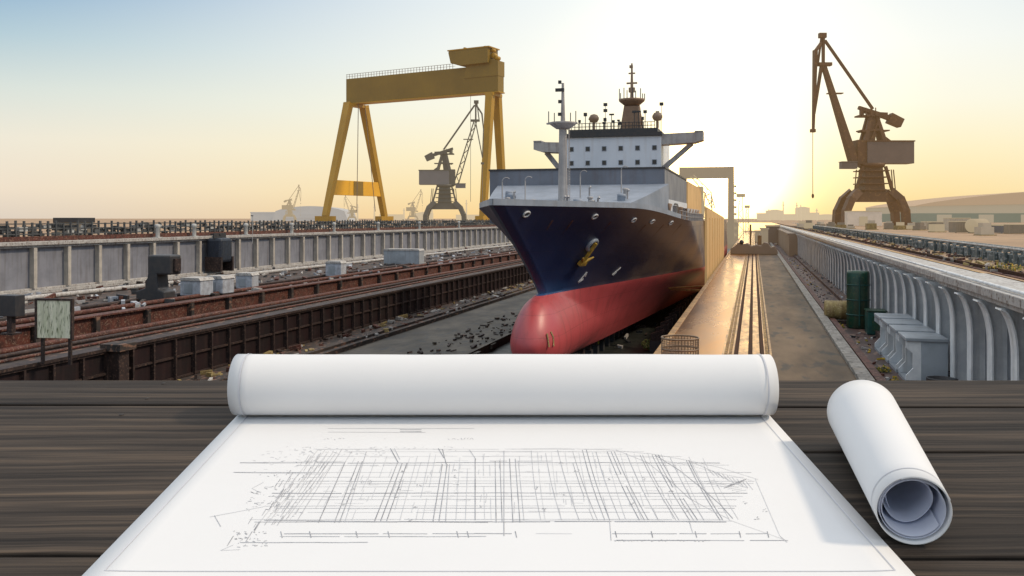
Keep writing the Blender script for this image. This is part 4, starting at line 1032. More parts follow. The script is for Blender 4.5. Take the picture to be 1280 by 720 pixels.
# ------------------------------------------------------------------ level luffing portal cranes
def portal_crane(name, label, base, s, mx, mats, lattice_jib=False, rz=0.0):
    """s metres per unit; the drawing is x to the right (mirrored by mx) and z up, in units"""
    body, house = mats
    t = thing(name, label, 'crane', base, rz)
    def P(x, z, y=0): return Vector((mx*x*s, y*s, z*s))
    def b_(nm, m_, *segs):
        g = MB()
        for (x0,z0_,x1,z1_,w0,w1) in segs: g.beam(P(x0,z0_), P(x1,z1_), w0*s*.8, w0*s, w1*s*.8, w1*s, up=(0,1,0))
        return g.build(nm, m_, t)
    for y in (-15, 15):                      # portal legs: splayed and bent
        for x in (-1, 1):
            g = MB(); xo = 37 if x > 0 else -38
            g.beam(P(x*20,43,y*.6), P(x*31,32,y*.9), 9*s, 11*s, up=(0,1,0)); g.beam(P(x*29.5,35,y*.9), P(xo-x*1,18,y), 8*s, 11*s, up=(0,1,0)); g.beam(P(xo-x,20,y), P(xo,4,y), 8*s, 10*s, up=(0,1,0))
            lo = g.build('leg', body, t)
            g = MB(); g.cbox(P(xo,2.5,y), (13*s,6*s,5*s)); g.build('bogie', body, lo)
    g = MB(); g.cbox(P(0,36,0), (50*s, 26*s, 12*s)); g.build('portal_beam', body, t)
    for x in (-1,1):
        g = MB(); g.beam(P(x*14,74,-9),P(x*23,42,-9),3*s,4*s,up=(0,1,0)); g.build('strut', body, t)
    g = MB(); g.beam(P(0,36),P(0,76),26*s,26*s,20*s,20*s); g.build('pedestal', body, t)
    g = MB()
    for z in (44,52,60,68):
        g.box(-17*s,17*s,-15*s,15*s,z*s,(z+1.2)*s)
    g.build('walkway', body, t)
    for x in (-24,24,-20,27):
        g = MB(); g.tube([P(x,42,-8),P(x*.9,70,-8)], .7*s, 5); g.build('stair_pipe', body, t)
    g = MB(); g.lathe([(0,73*s),(15*s,73*s),(17*s,78*s),(0,78*s)], n=18); g.build('turntable', body, t)
    g = MB(); g.cbox(P(20,91,0), (58*s, 22*s, 27*s)); ho_ = g.build('machinery_house', house, t, bevel=.4*s)
    g = MB(); g.cbox(P(20,105.3,0), (60*s,23*s,1.5*s)); g.build('roof', body, ho_)
    g = MB(); g.cbox(P(-12,92,0), (16*s,18*s,30*s)); g.build('front_house', body, t)
    g = MB(); g.cbox(P(-31,75,-6), (19*s,10*s,8*s)); g.box(*sorted((mx*-41*s,mx*-21*s)),-12*s,0,79.2*s,80*s); g.build('cab', house, t)
    # A frame
    g = MB()
    for y in (-7,7):
        g.beam(P(-10,104,y), P(-2,140,y*.6), 5*s,5*s,4*s,4*s, up=(0,1,0)); g.beam(P(14,104,y), P(4,140,y*.6), 5*s,5*s,4*s,4*s, up=(0,1,0))
        g.beam(P(-14,118,y),P(8,120,y),2.4*s,2.4*s,up=(0,1,0)); g.beam(P(-4,104,y),P(8,136,y),2*s,2*s,up=(0,1,0)); g.beam(P(12,112,y),P(24,103,y),2*s,2*s,up=(0,1,0))
    g.box(*sorted((-16*s*mx,20*s*mx)),-8*s,8*s,118*s,119.5*s); g.box(*sorted((-18*s*mx,14*s*mx)),-8*s,8*s,136*s,138*s)
    for k in range(4): g.box(*sorted(((-16+k*6)*s*mx,(-15+k*6)*s*mx)),-8*s,-7*s,136*s,147*s)
    g.cbox(P(-12,143,0),(4*s,5*s,9*s)); g.beam(P(-4,104,0),P(2,142,0),12*s,14*s,9*s,10*s)
    g.build('a_frame', body, t)
    # counterweight arm
    b_('counterweight_arm', body, (-16,148,34,131,5,8), (-12,142,20,140,3,4))
    g = MB(); g.beam(P(22,135),P(37,128),13*s,10*s,11*s,12*s, up=(0,1,0)); g.build('counterweight', body, t)
    # jib
    if lattice_jib:
        g = MB(); lattice(g, P(-20,73), P(-59,200), 9*s, 5*s, 12, 1.6*s); g.build('jib', body, t)
    else:
        g = MB(); g.beam(P(-20,73),P(-60,202),8*s,17*s,5*s,6*s, up=(0,1,0)); g.build('jib', body, t)
    g = MB(); g.box(*sorted((mx*-55*s,mx*-36*s)),-4*s,4*s,165*s,166.2*s); g.box(*sorted((mx*-66*s,mx*-50*s)),-4*s,4*s,200*s,204*s); g.build('jib_platform', body, t)
    g = MB(); g.beam(P(-60,198),P(-60,239),3*s,4*s,3*s,5*s, up=(0,1,0)); g.beam(P(-67,200),P(-62,238),2*s,3*s,2*s,3*s,up=(0,1,0)); g.cbox(P(-61,238),(9*s,6*s,6*s)); g.build('jib_head', body, t)
    g = MB()
    if lattice_jib:
        g.beam(P(-61,232),P(-72,215),3*s,4*s,3*s,6*s,up=(0,1,0)); g.beam(P(-72,215),P(-75,185),3*s,6*s,2*s,2.5*s,up=(0,1,0)); g.beam(P(-60,198),P(-73,130),2*s,3*s,2*s,2*s,up=(0,1,0)); g.beam(P(-75,185),P(-73,130),2*s,2.5*s,2*s,2*s,up=(0,1,0))
    else:
        g.beam(P(-62,230),P(-71,217),3*s,4*s,3*s,9*s,up=(0,1,0)); g.beam(P(-70,220),P(-72.5,120),4*s,9*s,3*s,2.6*s,up=(0,1,0)); g.beam(P(-62,202),P(-71.5,140),3*s,6*s,3*s,2.6*s,up=(0,1,0))
    g.cbox(P(-73,119),(6*s,5*s,4*s)); g.build('fly_jib', body, t)
    g = MB(); g.beam(P(-58,232),P(2,146),3*s,3.2*s,up=(0,1,0)); g.build('tie_bar', body, t)
    g = MB(); g.tube([P(-73,119),P(-73,40)], .45*s, 5); g.build('hoist_rope', house, t)
    g = MB(); g.lathe([(0,0),(1.6*s,2*s),(1.6*s,5*s),(0,7*s)], P(-73,34), 8); g.build('hook_block', body, t)
    return t
base = far_point(1089, 340)
portal_crane('portal_crane', 'big brown portal crane with tall jib against the yellow sky on the right', base, .309, 1, (M['crane_brown'], M['crane_house']), rz=0)
p = far_point(1079, 318); t = thing('site_container', 'pale container standing between the legs of the brown portal crane', 'container', p, 0)
g = MB(); g.box(-6.2,6.2,-1.4,1.4,.2,5.4); g.build('box', M['sitebox'], t, bevel=.05)
g = MB(); g.box(-6.3,6.3,-1.5,1.5,5.404,5.6); g.build('roof', M['hazy'], t)
g = MB(); g.box(-2,1,-1.46,-1.404,.4,3.6); g.build('door', M['hazy'], t)
base = far_point(556, 400)
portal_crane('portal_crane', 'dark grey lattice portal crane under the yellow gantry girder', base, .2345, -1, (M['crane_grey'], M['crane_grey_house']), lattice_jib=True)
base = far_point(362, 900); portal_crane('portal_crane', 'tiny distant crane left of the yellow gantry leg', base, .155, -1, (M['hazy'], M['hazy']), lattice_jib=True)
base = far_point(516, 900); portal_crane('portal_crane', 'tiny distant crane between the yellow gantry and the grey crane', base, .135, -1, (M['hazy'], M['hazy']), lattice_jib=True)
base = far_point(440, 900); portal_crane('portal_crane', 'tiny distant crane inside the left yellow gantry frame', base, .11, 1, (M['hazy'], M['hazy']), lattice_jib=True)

# far portal over the dock behind the ship
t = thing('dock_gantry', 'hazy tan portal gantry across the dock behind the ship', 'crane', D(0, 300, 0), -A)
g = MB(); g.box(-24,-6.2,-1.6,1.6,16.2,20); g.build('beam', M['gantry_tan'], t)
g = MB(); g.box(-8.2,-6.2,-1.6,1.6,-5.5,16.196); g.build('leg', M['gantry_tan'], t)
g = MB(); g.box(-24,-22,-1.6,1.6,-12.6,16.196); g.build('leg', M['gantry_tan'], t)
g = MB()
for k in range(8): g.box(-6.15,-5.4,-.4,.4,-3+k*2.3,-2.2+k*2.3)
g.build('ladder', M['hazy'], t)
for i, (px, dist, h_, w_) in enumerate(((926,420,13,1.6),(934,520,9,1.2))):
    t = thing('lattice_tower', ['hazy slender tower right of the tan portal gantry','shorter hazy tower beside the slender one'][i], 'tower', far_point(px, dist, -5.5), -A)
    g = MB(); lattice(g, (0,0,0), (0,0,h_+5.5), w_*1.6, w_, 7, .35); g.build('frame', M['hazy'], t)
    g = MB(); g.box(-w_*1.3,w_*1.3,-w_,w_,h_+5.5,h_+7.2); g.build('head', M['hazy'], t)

# ------------------------------------------------------------------ skyline & yards
rs = random.Random(21)
labs = {}
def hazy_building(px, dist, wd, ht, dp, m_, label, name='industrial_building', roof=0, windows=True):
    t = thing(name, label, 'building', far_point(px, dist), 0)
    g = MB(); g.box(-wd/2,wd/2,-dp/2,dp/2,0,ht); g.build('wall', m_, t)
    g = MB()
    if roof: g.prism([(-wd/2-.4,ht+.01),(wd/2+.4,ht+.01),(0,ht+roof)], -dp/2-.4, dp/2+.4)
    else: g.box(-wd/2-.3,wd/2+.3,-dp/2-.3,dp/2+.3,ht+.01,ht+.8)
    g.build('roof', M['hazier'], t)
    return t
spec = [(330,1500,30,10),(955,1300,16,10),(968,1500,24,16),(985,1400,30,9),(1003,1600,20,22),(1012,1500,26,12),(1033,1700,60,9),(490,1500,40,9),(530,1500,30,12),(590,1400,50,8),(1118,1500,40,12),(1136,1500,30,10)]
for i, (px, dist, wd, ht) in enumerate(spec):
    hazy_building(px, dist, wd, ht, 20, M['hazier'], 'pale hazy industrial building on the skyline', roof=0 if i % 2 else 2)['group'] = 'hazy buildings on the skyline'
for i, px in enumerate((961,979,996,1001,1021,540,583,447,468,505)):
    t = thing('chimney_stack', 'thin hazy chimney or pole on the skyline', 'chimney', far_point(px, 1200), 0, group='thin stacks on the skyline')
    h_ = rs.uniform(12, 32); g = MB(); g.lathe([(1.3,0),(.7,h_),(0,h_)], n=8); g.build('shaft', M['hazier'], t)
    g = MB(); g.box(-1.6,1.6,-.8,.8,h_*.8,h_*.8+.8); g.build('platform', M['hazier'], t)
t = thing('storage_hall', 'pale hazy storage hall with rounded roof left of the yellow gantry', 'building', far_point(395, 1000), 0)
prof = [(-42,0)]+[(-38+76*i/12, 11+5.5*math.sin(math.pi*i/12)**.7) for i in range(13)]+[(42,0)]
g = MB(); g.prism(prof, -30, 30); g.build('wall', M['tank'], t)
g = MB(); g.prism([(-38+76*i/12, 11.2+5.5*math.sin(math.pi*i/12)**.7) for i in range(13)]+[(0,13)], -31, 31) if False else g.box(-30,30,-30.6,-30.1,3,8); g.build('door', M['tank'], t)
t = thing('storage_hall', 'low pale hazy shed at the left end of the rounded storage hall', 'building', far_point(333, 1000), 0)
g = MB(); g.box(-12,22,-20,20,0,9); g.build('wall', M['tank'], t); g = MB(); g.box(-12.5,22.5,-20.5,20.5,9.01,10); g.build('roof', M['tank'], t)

# big arched warehouse on the right
t = thing('warehouse', 'huge arched-roof warehouse behind the yard on the right edge', 'building', far_point(1145, 620), R(-6))
wlen = 190
pf = []
for i in range(25):
    x = i/24*wlen; pf.append((x, 12+ 10.5*math.sin(min(1, x/130)*math.pi/2)**.8 + (2.0*x/wlen)))
g = MB(); g.prism([(0,0),(wlen,0)]+[(x,6.5) for x in (wlen,0)], 0, 120); g.build('lower_wall', M['shed_green'], t)
g = MB(); g.prism([(0,6.52),(wlen,6.52),(wlen,15),(0,11.5)], .4, 120); g.build('wall', M['shed_wall'], t)
g = MB(); g.prism([(-1,11.6),(wlen,15.1)]+list(reversed(pf)), -.6, 121); g.build('roof', M['shed_roof'], t)
for k in range(6):
    g = MB(); g.box(14+k*28,24+k*28,-.25,-.02,.0,5.6); g.build('door', M['shed_wall'], t)
# yard clutter at right
def container(px, dist, wd, ht, m_, label, cat='container', rz=0.0):
    t = thing('shipping_container', label, cat, far_point(px, dist), rz)
    g = MB(); g.box(-wd/2,wd/2,-1.3,1.3,.12,ht); g.build('box', m_, t)
    g = MB(); n = int(wd/.5)
    for k in range(n): g.box(-wd/2+.15+k*.5,-wd/2+.4+k*.5,-1.36,-1.304,.3,ht-.2)
    g.build('corrugation', m_, t)
    g = MB(); g.box(-wd/2-.05,wd/2+.05,-1.4,1.35,ht+.004,ht+.15); g.build('roof', M['hazy'], t)
    for s_ in (-1,1):
        g = MB(); g.box(s_*wd/2-.1,s_*wd/2+.1,-1.42,-1.2,0,ht); g.build('corner_post', m_, t)
    return t
specs = [(1180,215,7,1.9,'greybox','brown-grey container nearest the crane, in the right yard'),(1196,205,5,2.9,'palebox','pale tall container beside the brown-grey one'),(1204,175,4.5,2.2,'greybox','dark brown container left of the round tank'),
         (1243,172,6,1.6,'bluebox','blue container right of the round tank'),(1262,170,5.5,1.5,'bluebox','second blue container from the round tank'),(1276,165,5,1.7,'greybox','brown container at the right edge of the yard'),(1166,225,5,2.0,'palebox','small pale container behind the trestles')]
for i, (px, dist, wd, ht, m_, lab) in enumerate(specs): container(px, dist, wd, ht, M[m_], lab, rz=R(rs.uniform(-15,15)))
t = thing('round_tank', 'grey horizontal round tank in the right yard', 'tank', far_point(1222, 172), R(35))
g = MB(); g.lathe([(0,-2.6),(1.0,-2.5),(1.35,-2.2),(1.35,2.2),(1.0,2.5),(0,2.6)], (0,0,1.5), 18, axis='x'); g.build('vessel', M['hazy'], t)
for s_ in (-1.5,1.5):
    g = MB(); g.box(s_-.2,s_+.2,-1,1,0,.7); g.build('saddle', M['greybox'], t)
for i, (px, dist) in enumerate(((1012,240),(1026,260),(1040,250),(1052,230),(1064,250),(1112,235),(1126,225),(1140,230),(1150,215),(1172,185),(1232,150),(1003,270),(1090,225))):
    t = thing('crate_stack', 'small weathered crate stack in the right yard', 'crates', far_point(px, dist), R(rs.uniform(-30,30)), group='crate stacks in the right yard')
    h_ = rs.uniform(.7,1.7)
    mm = M[rs.choice(('greybox','palebox','khaki','hazy'))]
    g = MB(); g.box(-1.4,.9,-1,1,0.15,h_); g.build('crate', mm, t)
    g = MB(); g.box(-.9,.6,-.7,.7,h_+.004,h_+rs.uniform(.4,.9)); g.build('crate', M[rs.choice(('greybox','palebox','hazy'))], t)
    g = MB(); g.box(-1.5,1.3,-1.1,1.1,0,.15); g.build('pallet', M['khaki'], t)
# small machines along the left top behind the railing
for i in range(30):
    v = 150+i*13; t = thing('yard_bollard', 'small dark yard bollard behind the left railing', 'bollard', D(UL-5-rs.uniform(0,4), v, 0), -A, group='yard bollards behind the left railing')
    h_ = rs.uniform(1.2,2.2); g = MB(); g.lathe([(.5,0),(.42,h_*.7),(.65,h_*.8),(.65,h_),(0,h_)], n=10); g.build('shaft', M['crane_house'], t)
    g = MB(); g.box(-.8,.8,-.8,.8,0,.15); g.build('foot', M['greybox'], t)

# ------------------------------------------------------------------ the table and papers
TILT = math.atan(.1009); TC = .4526
TO = Vector((0, 0, CZ-TC))
def T(px, py):
    """point on the table top (table coordinates) for a spot of the drawing"""
    Y = 1100*TC/(py-162.0); return Vector(((px-640)/1100*Y, Y/math.cos(TILT), 0))
def on_table(o): o.location = TO; o.rotation_euler = (TILT,0,0); return o
def ty(Y): return Y/math.cos(TILT)
TH = .045
table = on_table(thing('wooden_table', 'weathered dark plank table under the white drawings', 'table'))
gap = .0042
rows_l = [(.20,.52),(.52,.937),(.937,1.447),(1.447,1.594)]
rows_r = [(.20,.52),(.52,.930),(.930,1.236),(1.236,1.436),(1.436,1.594)]
for (x0,x1,rows) in ((-1.25,-.0,rows_l),(.0,1.25,rows_r)):
    for a, b_ in rows:
        g = MB(); g.box(x0+.001,x1-.001,0,ty(b_-a)-2*gap,-TH,0)
        o = g.build('plank', M['wood'], table, bevel=.0022); o.location = (0, ty(a)+gap, 0)
M['nail'] = mat('dull_nail', (.02,.018,.017), (.05,.035,.025), 60, rough=.6, metal=.5)
for x in (-1.03,-.985,-.62,.60,1.0,1.05):
    for y in (.56,.90,.975,1.40,1.475,1.565):
        g = MB(); g.lathe([(.0042,-.001),(.0042,.0005),(.0032,.0011),(0,.0012)], (x+rr.uniform(-.01,.01), ty(y+rr.uniform(-.006,.006)), 0), 10); g.build('nail_head', M['nail'], table)
g = MB()
for x in (-1.05,0,1.05): g.box(x-.05,x+.05,ty(.22),ty(1.57),-TH-.07,-TH-.001)
g.build('batten', M['wood'], table)
for x in (-1.12,1.12):
    for y in (.32,1.5):
        g = MB(); g.box(x-.05,x+.05,ty(y)-.05,ty(y)+.05,-.75,-TH-.072); g.build('leg', M['wood'], table)
g = MB(); g.box(-2.2,2.2,-1.6,2.2,-.12,0)
tag(g.build('viewing_platform', M['pier_grey'], loc=(0,0,CZ-1.2)), kind='structure')
for sx in (-1.8,1.8):
    for sy in (-1.2,1.9):
        pass
g = MB()
for sx in (-1.8,1.8):
    for sy in (-1.2,1.9): g.box(sx-.15,sx+.15,sy-.15,sy+.15,-8.0,-.124)
tag(g.build('platform_base', M['frame'], loc=(0,0,CZ-1.2)), kind='structure')

XL, XR = -.4335, .4065
bp = on_table(thing('blueprint', 'large white ship drawing unrolled flat, its far end still rolled up', 'drawing'))
PE = .0012
# sheet from near edge to the roll contact, one surface
RB = .0476; YC = ty(1.393)
g = MB(); nx_, ny_ = 24, 30; vs = []
y0s, y1s = ty(.868), YC
def sheetz(x, y):
    f = (y-y0s)/(y1s-y0s); e = min(1, max(0, (abs(x-(XL+XR)/2)/((XR-XL)/2)-.8)/.2))
    return PE + .0016*e*e*(1-f) + .0007*math.sin(x*9+1)*math.sin(y*7)*(1-f)*f*4*.3+.0003
for j in range(ny_+1):
    for i in range(nx_+1):
        x = XL+(XR-XL)*i/nx_; y = y0s+(y1s-y0s)*j/ny_; vs.append((x,y,sheetz(x,y)))
g.add(vs, [(j*(nx_+1)+i, j*(nx_+1)+i+1, (j+1)*(nx_+1)+i+1, (j+1)*(nx_+1)+i) for j in range(ny_) for i in range(nx_)], 0, True)
sh = g.build('sheet', M['paper'], bp, fixn=False)
md = sh.modifiers.new('Solidify','SOLIDIFY'); md.thickness = .0006; md.offset = -1
# the roll: spiral
g = MB(); n = 150; turns = 3.4; vs = []
for k in range(n*3+1):
    f = k/(n*3); a = -math.pi/2 + f*turns*2*math.pi; r_ = RB - .0012*f*turns - .012*max(0,f-.7)
    vs.append((YC + r_*math.cos(a), PE+.0012+RB + r_*math.sin(a)))
vv = []; NR = 28
zc_ = PE+.0012+RB
for y, z in vs:
    for j in range(NR+1):
        x = XL-.0005+(XR-XL+.001)*j/NR; up_ = max(0, (z-zc_)/RB+.3)
        k_ = 1 + up_*(.006*math.sin(x*11+.6)+.004*math.sin(x*29+2)-.012*math.exp(-((x-.18)/.07)**2)*(1 if y < YC else 0))
        vv.append((x, YC+(y-YC)*k_, zc_+(z-zc_)*k_))
g.add(vv, [(k*(NR+1)+j, k*(NR+1)+j+1, (k+1)*(NR+1)+j+1, (k+1)*(NR+1)+j) for k in range(len(vs)-1) for j in range(NR)], 0, True)
ro = g.build('roll', M['paper'], bp, fixn=False)
md = ro.modifiers.new('Solidify','SOLIDIFY'); md.thickness = .0006; md.offset = 0
# border lines round the roll
for xx in (-.416,.391):
    g = MB(); vv = []
    for k in range(97):
        a = -math.pi/2 + k/96*2*math.pi; r_ = RB*(1+max(0,math.sin(a)+.3)*(.006*math.sin(xx*11+.6)+.004*math.sin(xx*29+2)))+.0009
        for dx in (-.0011,.0011): vv.append((xx+dx, YC+r_*math.cos(a), PE+.0012+RB+r_*math.sin(a)))
    g.add(vv, [(2*k,2*k+1,2*k+3,2*k+2) for k in range(96)], 0, True); g.build('border_line', M['border'], ro, fixn=False)

# ink drawing on the sheet: thin strips following the sheet
ink = MB()
def line(p, q, wdt=.0006, m=0, lift=.0005, br=0.0):
    if m < 3: wdt *= .72
    p = Vector((p[0],p[1],0)); q = Vector((q[0],q[1],0)); l = (q-p).length
    if l < 1e-5: return
    n_ = max(1, int(l/.035)); d = (q-p)/l; s_ = Vector((-d.y,d.x,0))*wdt/2
    for k in range(n_):
        if br and rd.random() < br: continue
        a = p+(q-p)*k/n_; b_ = p+(q-p)*(k+1)/n_; 
        vs = []
        for c, sg in ((a,-1),(a,1),(b_,1),(b_,-1)):
            c2 = c+s_*sg; vs.append((c2.x,c2.y,sheetz(c2.x,c2.y)+lift))
        ink.add(vs, [(0,1,2,3)], m)
rd = random.Random(11)
def tl(x0,y0,x1,y1,w_=.0007,m=0,br=0.0,lift=.0005): line(T(x0,y0), T(x1,y1), w_, m, lift, br)
yb_ = ty(.8985)
bdr = .0018
line((-.416, y1s-.004), (-.416, yb_), bdr, 3, .0004); line((.391, y1s-.004), (.391, yb_), bdr, 3, .0004); line((-.416, yb_), (.391, yb_), bdr, 3, .0004)
line((-.416, ty(1.372)), (.391, ty(1.372)), .0016, 3, .0004)
# title lines
tl(410,537,593,537,.0012,0); tl(410,541.5,532,542,.0011,0); tl(500,538.5,527,538.5,.0028,0,.2); tl(500,541,527,541,.002,0,.2)
for x0,x1 in ((405,432),(480,484),(560,592)):
    x = x0
    while x < x1: tl(x,550+rd.uniform(-1,1),x+rd.uniform(1,3),550+rd.uniform(-1.5,1.5),.0009,0); x += rd.uniform(2.5,5)
# decks (long horizontals)
def hline(y, x0, x1, w_=.0007, m=0, br=.12):
    x = x0
    while x < x1:
        l = rd.uniform(30,120); xe = min(x1, x+l); tl(x, y+rd.uniform(-.25,.25), xe, y+rd.uniform(-.25,.25), w_*1.9*rd.uniform(.7,1.2), m, 0)
        x = xe + (rd.uniform(1,8) if rd.random() < .4 else 0)
def bow_x(y): return {0:0}.get(0) or (0)
hull_r = [(563,778),(572,858),(580,900),(590,938),(600,944),(612,940),(628,925),(652,908)]
def xr(y):
    if y <= hull_r[0][0]: return hull_r[0][1]
    for (ya,xa),(yb,xb) in zip(hull_r[:-1], hull_r[1:]):
        if y <= yb: return xa+(xb-xa)*(y-ya)/(yb-ya)
    return hull_r[-1][1]
for y, xl in ((563,395),(566,430),(580,300),(583,372),(592,365),(603,350),(606,345),(618,340),(622,336),(634,330),(637,345),(651,312),(654,318)):
    major = y in (580,654,618)
    hline(y, xl, min(xr(y), 1000), .00095 if major else .0006, 0 if major else 1)
hline(592, 292, 395, .0008, 0)
tl(292,592,400,594,.0008,0); tl(300,580,430,578,.0008,0)
tl(330,652,610,655,.0011,2); tl(640,653,915,653,.0008,0)
# transverse frames; each is a pair or triple of lines, leaning a little as drawn
def vgroup(xt, yt, xb, yb, offs, w_=.00075, m=0, curve=0.0, br=.06):
    for o_ in offs:
        n_ = 6; pt = None
        for k in range(n_+1):
            f = k/n_; sc_ = 1+.25*f; x = xt+(xb-xt)*f + o_*sc_ + curve*math.sin(math.pi*f)*6; y = yt+(yb-yt)*f
            if pt and rd.random() > br: tl(pt[0],pt[1],x,y,w_*rd.uniform(.8,1.25),m)
            pt = (x,y)
vgroup(398,563,325,654,(0,9),.0008,1); vgroup(417,566,352,652,(0,4),.0007,0); vgroup(428,562,370,655,(0,),.0008,0); 
vgroup(432,578,398,655,(0,),.0011,2); vgroup(448,578,418,655,(0,5),.0011,2); vgroup(458,566,431,655,(0,),.0008,0)
vgroup(497,580,468,654,(0,6,12),.0011,2); tl(488,562,498,580,.0014,2); tl(493,562,500,576,.001,0)
vgroup(556,582,545,654,(-3,3),.0012,2); vgroup(566,582,562,654,(-4,),.0009,0); tl(553,563,558,582,.0012,2); tl(548,562,555,574,.0012,2)
vgroup(594,575,594,652,(0,),.0012,2); tl(587,564,595,576,.001,0)
vgroup(622,578,624,655,(-3,3),.0009,2); vgroup(630,565,630,672,(0,),.0009,0); vgroup(640,575,645,655,(-3,4),.0009,2); vgroup(648,578,655,652,(0,),.0007,0)
tl(612,578,634,578,.0012,2); tl(645,578,690,578,.0012,0)
for xt, yt, xb, offs, w_ in ((664,565,676,(0,),.0006),(682,568,702,(0,),.0008),(697,564,724,(0,),.0008),(712,566,742,(0,4),.0006),(728,564,756,(0,5),.0009),(745,566,775,(0,),.0008),(762,566,803,(-3,2,6),.0009),
                     (783,568,823,(0,),.0008),(800,570,845,(0,3),.0007),(815,570,862,(0,4,8),.0009),(838,574,880,(0,),.0008),(858,577,900,(0,3),.0009),(880,584,912,(0,),.0007)):
    vgroup(xt, yt, xb, 652, offs, w_, 2 if len(offs) > 1 else 0, curve=-.3)
# sheer and bow curves
def curve(pts, w_=.0008, m=0):
    for a, b_ in zip(pts[:-1], pts[1:]): tl(a[0],a[1],b_[0],b_[1],w_,m)
curve([(640,563),(700,562),(760,564),(815,569),(860,577),(900,586),(935,597),(948,601)], .0008, 0)
curve([(640,567),(700,566),(760,568),(815,574),(860,583),(900,593),(940,602)], .0006, 1)
curve([(770,564),(810,580),(835,600),(862,625),(890,640),(912,651)], .0008, 0)
curve([(820,571),(850,590),(875,610),(900,632),(916,650)], .0010, 2)
curve([(860,577),(890,590),(915,604),(935,612)], .0008, 0)
for k in range(9): tl(885+k*6,588+k*2,893+k*6,596+k*2.2,.0008,0); tl(880+k*5,604+k*1.5,893+k*5,602+k*1.5,.0007,0)
for k in range(7): tl(905+k*3,612-k,915+k*3,606-k,.0009,2)
# dimension lines below
hline(669, 355, 640, .0009, 0); hline(672.5, 350, 610, .0007, 1); hline(680, 300, 460, .0007, 0); hline(669, 670, 715, .0006, 1)
hline(669, 765, 960, .0008, 0); hline(677.5, 770, 985, .0009, 0); tl(762,652,764,678,.0008,0); tl(630,655,630,672,.0009,0); tl(862,655,866,668,.0008,0)
for x in (352,388,446,486,572,585,645,770,815,870,925,960): tl(x-1,666,x+1,674,.0011,2)
x = 768
while x < 880: tl(x,678+rd.uniform(-1,1),x+rd.uniform(1,4),677.5+rd.uniform(-1,1),.0014,0); x += rd.uniform(3,6)
tl(944,600,975,672,.0007,1); tl(912,652,985,678,.0007,1); tl(975,672,984,680,.0008,0)
tl(262,648,330,635,.0008,0); tl(268,646,276,660,.0009,0); tl(276,690,292,683,.0007,0); tl(276,690,300,689,.0007,0); tl(315,612,330,604,.0008,1); tl(315,612,325,617,.0008,1)
# scribbles: stern details and tiny notes
def scribble(cx, cy, rx, ry, n_, w_=.0009, m=0, lx=5):
    for k in range(n_):
        x = cx+rd.uniform(-rx,rx); y = cy+rd.uniform(-ry,ry); a = rd.uniform(-.7,.7)
        tl(x,y,x+rd.uniform(.5,lx)*math.cos(a),y+rd.uniform(.3,lx*.6)*math.sin(a),w_*rd.uniform(.6,1.2),m)
def slant(x0, y0, n_, m=0):
    for k in range(n_):
        f = rd.random(); x = x0[0]+(x0[1]-x0[0])*f+rd.uniform(-14,14); y = y0[0]+(y0[1]-y0[0])*f
        l = rd.uniform(3,14); tl(x,y,x-l*.62,y+l,.0009*rd.uniform(.7,1.2),m)
slant((400,320),(566,668),40,0); slant((385,300),(575,672),22,2); slant((415,360),(566,650),20,0)
for xt, xb in ((404,332),(411,343),(423,362),(440,385),(470,440),(484,455),(512,490),(522,500),(538,520),(545,528),(575,570),(585,582),(604,606),(612,614)):
    vgroup(xt, 570+rd.uniform(-5,5), xb, 652, (0,), .0006, 1, br=.2)
for k in range(13):
    x = 672+k*17.2; vgroup(x, 567+max(0,(x-800))*.09, x+8+(x-664)*.17, 651, (0,), .00055, 1, curve=-.2, br=.22)
for y in (572,598,610,626,642):
    hline(y, 400-(y-566)*.75, xr(y)-6, .0005, 1)
scribble(345,605,30,30,36); scribble(360,570,35,10,34); scribble(430,566,60,6,50); scribble(312,676,20,10,46,.001,2); scribble(345,640,30,12,20); scribble(520,563,60,3,34); scribble(325,625,20,16,30,.001,2,6)
for (cx,cy) in ((502,592),(500,603),(498,613),(495,622),(523,608),(569,590),(569,598),(569,606),(569,617),(463,604),(440,613),(430,632),(518,635),(452,604),(512,652),(670,612),(705,622),(700,580),(760,600),(720,590),(805,600),(838,615),(790,632),(860,640),(680,640),(600,634),(930,630),(945,650),(955,640)):
    scribble(cx,cy,2.5,1.8,5,.0011,2,3)
for k in range(60):
    x = rd.uniform(390,900); y = rd.uniform(566,648)
    if x < xr(y)-15: tl(x,y,x+rd.uniform(4,22),y+rd.uniform(-.4,.4),.0006,1)
for k in range(60):
    x = rd.uniform(400,880); y = rd.uniform(568,630); l = rd.uniform(4,16)
    if x < xr(y)-25: s_ = (x-664)/(y-162); tl(x,y,x+s_*l,y+l,.0006,1)
ink.build('drawing', [M['ink'], M['inkpale'], M['inkdark'], M['border']], sh, fixn=False)

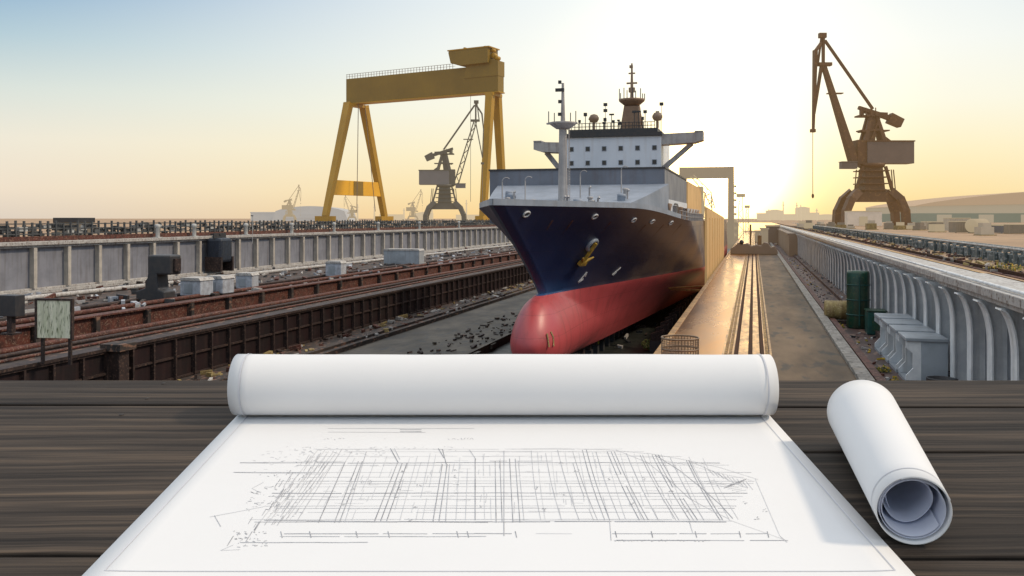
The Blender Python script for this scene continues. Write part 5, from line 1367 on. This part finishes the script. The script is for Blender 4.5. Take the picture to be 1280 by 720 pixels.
# small roll lying on the table / sheet edge
a0 = Vector((.4345, .955, 0)); a1 = Vector((.500, 1.262, 0)); R0, R1 = .0385, .0475
rl = on_table(thing('paper_roll', 'loosely rolled white sheet lying on the planks at the right of the blueprint', 'paper roll'))
A0 = Vector((a0.x, ty(a0.y), R0+.0018)); A1 = Vector((a1.x, ty(a1.y), R1+.0010))
ax = (A1-A0).normalized(); sx = ax.cross(Vector((0,0,1))).normalized(); sz = sx.cross(ax)
def rollpt(f, a, r): return A0+(A1-A0)*f + sx*math.cos(a)*r + sz*math.sin(a)*r
def spiral(g, t0, t1, rf, f0, f1, nk=160, nl=8):
    vv = []
    for k in range(nk+1):
        a = t0+(t1-t0)*k/nk
        for j in range(nl+1):
            f = f0+(f1-f0)*j/nl; r_ = (R0+(R1-R0)*f)*rf(k/nk, a, f); vv.append(rollpt(f, a, r_))
    g.add(vv, [(k*(nl+1)+j, k*(nl+1)+j+1, (k+1)*(nl+1)+j+1, (k+1)*(nl+1)+j) for k in range(nk) for j in range(nl)], 0, True)
g = MB(); spiral(g, 0.4, 0.4+2*math.pi*1.25, lambda q, a, f: 1-.02*q*1.25, 0, 1)
o = g.build('outer_sheet', M['paper'], rl, fixn=False); md = o.modifiers.new('Solidify','SOLIDIFY'); md.thickness = .0012; md.offset = 0
g = MB(); spiral(g, 2.0, 2.0+2*math.pi*1.6, lambda q, a, f: .90-.10*q, .015, .995)
o = g.build('inner_sheet', M['paperblue'], rl, fixn=False); md = o.modifiers.new('Solidify','SOLIDIFY'); md.thickness = .0007; md.offset = 0
g = MB(); spiral(g, .6, .6+2*math.pi*1.5, lambda q, a, f: (.74-.16*q)*(1+.05*math.sin(3*a+.6)), .10, .99)
o = g.build('core_sheet', M['paperblue'], rl, fixn=False); md = o.modifiers.new('Solidify','SOLIDIFY'); md.thickness = .0007; md.offset = 0
g = MB(); vv = []
for k in range(97):
    a = k/96*2*math.pi
    for f in (.062,.067): vv.append(rollpt(f, a, (R0+(R1-R0)*f)*1.0+.0012))
g.add(vv, [(2*k,2*k+1,2*k+3,2*k+2) for k in range(96)], 0, True); g.build('border_line', M['border'], rl, fixn=False)
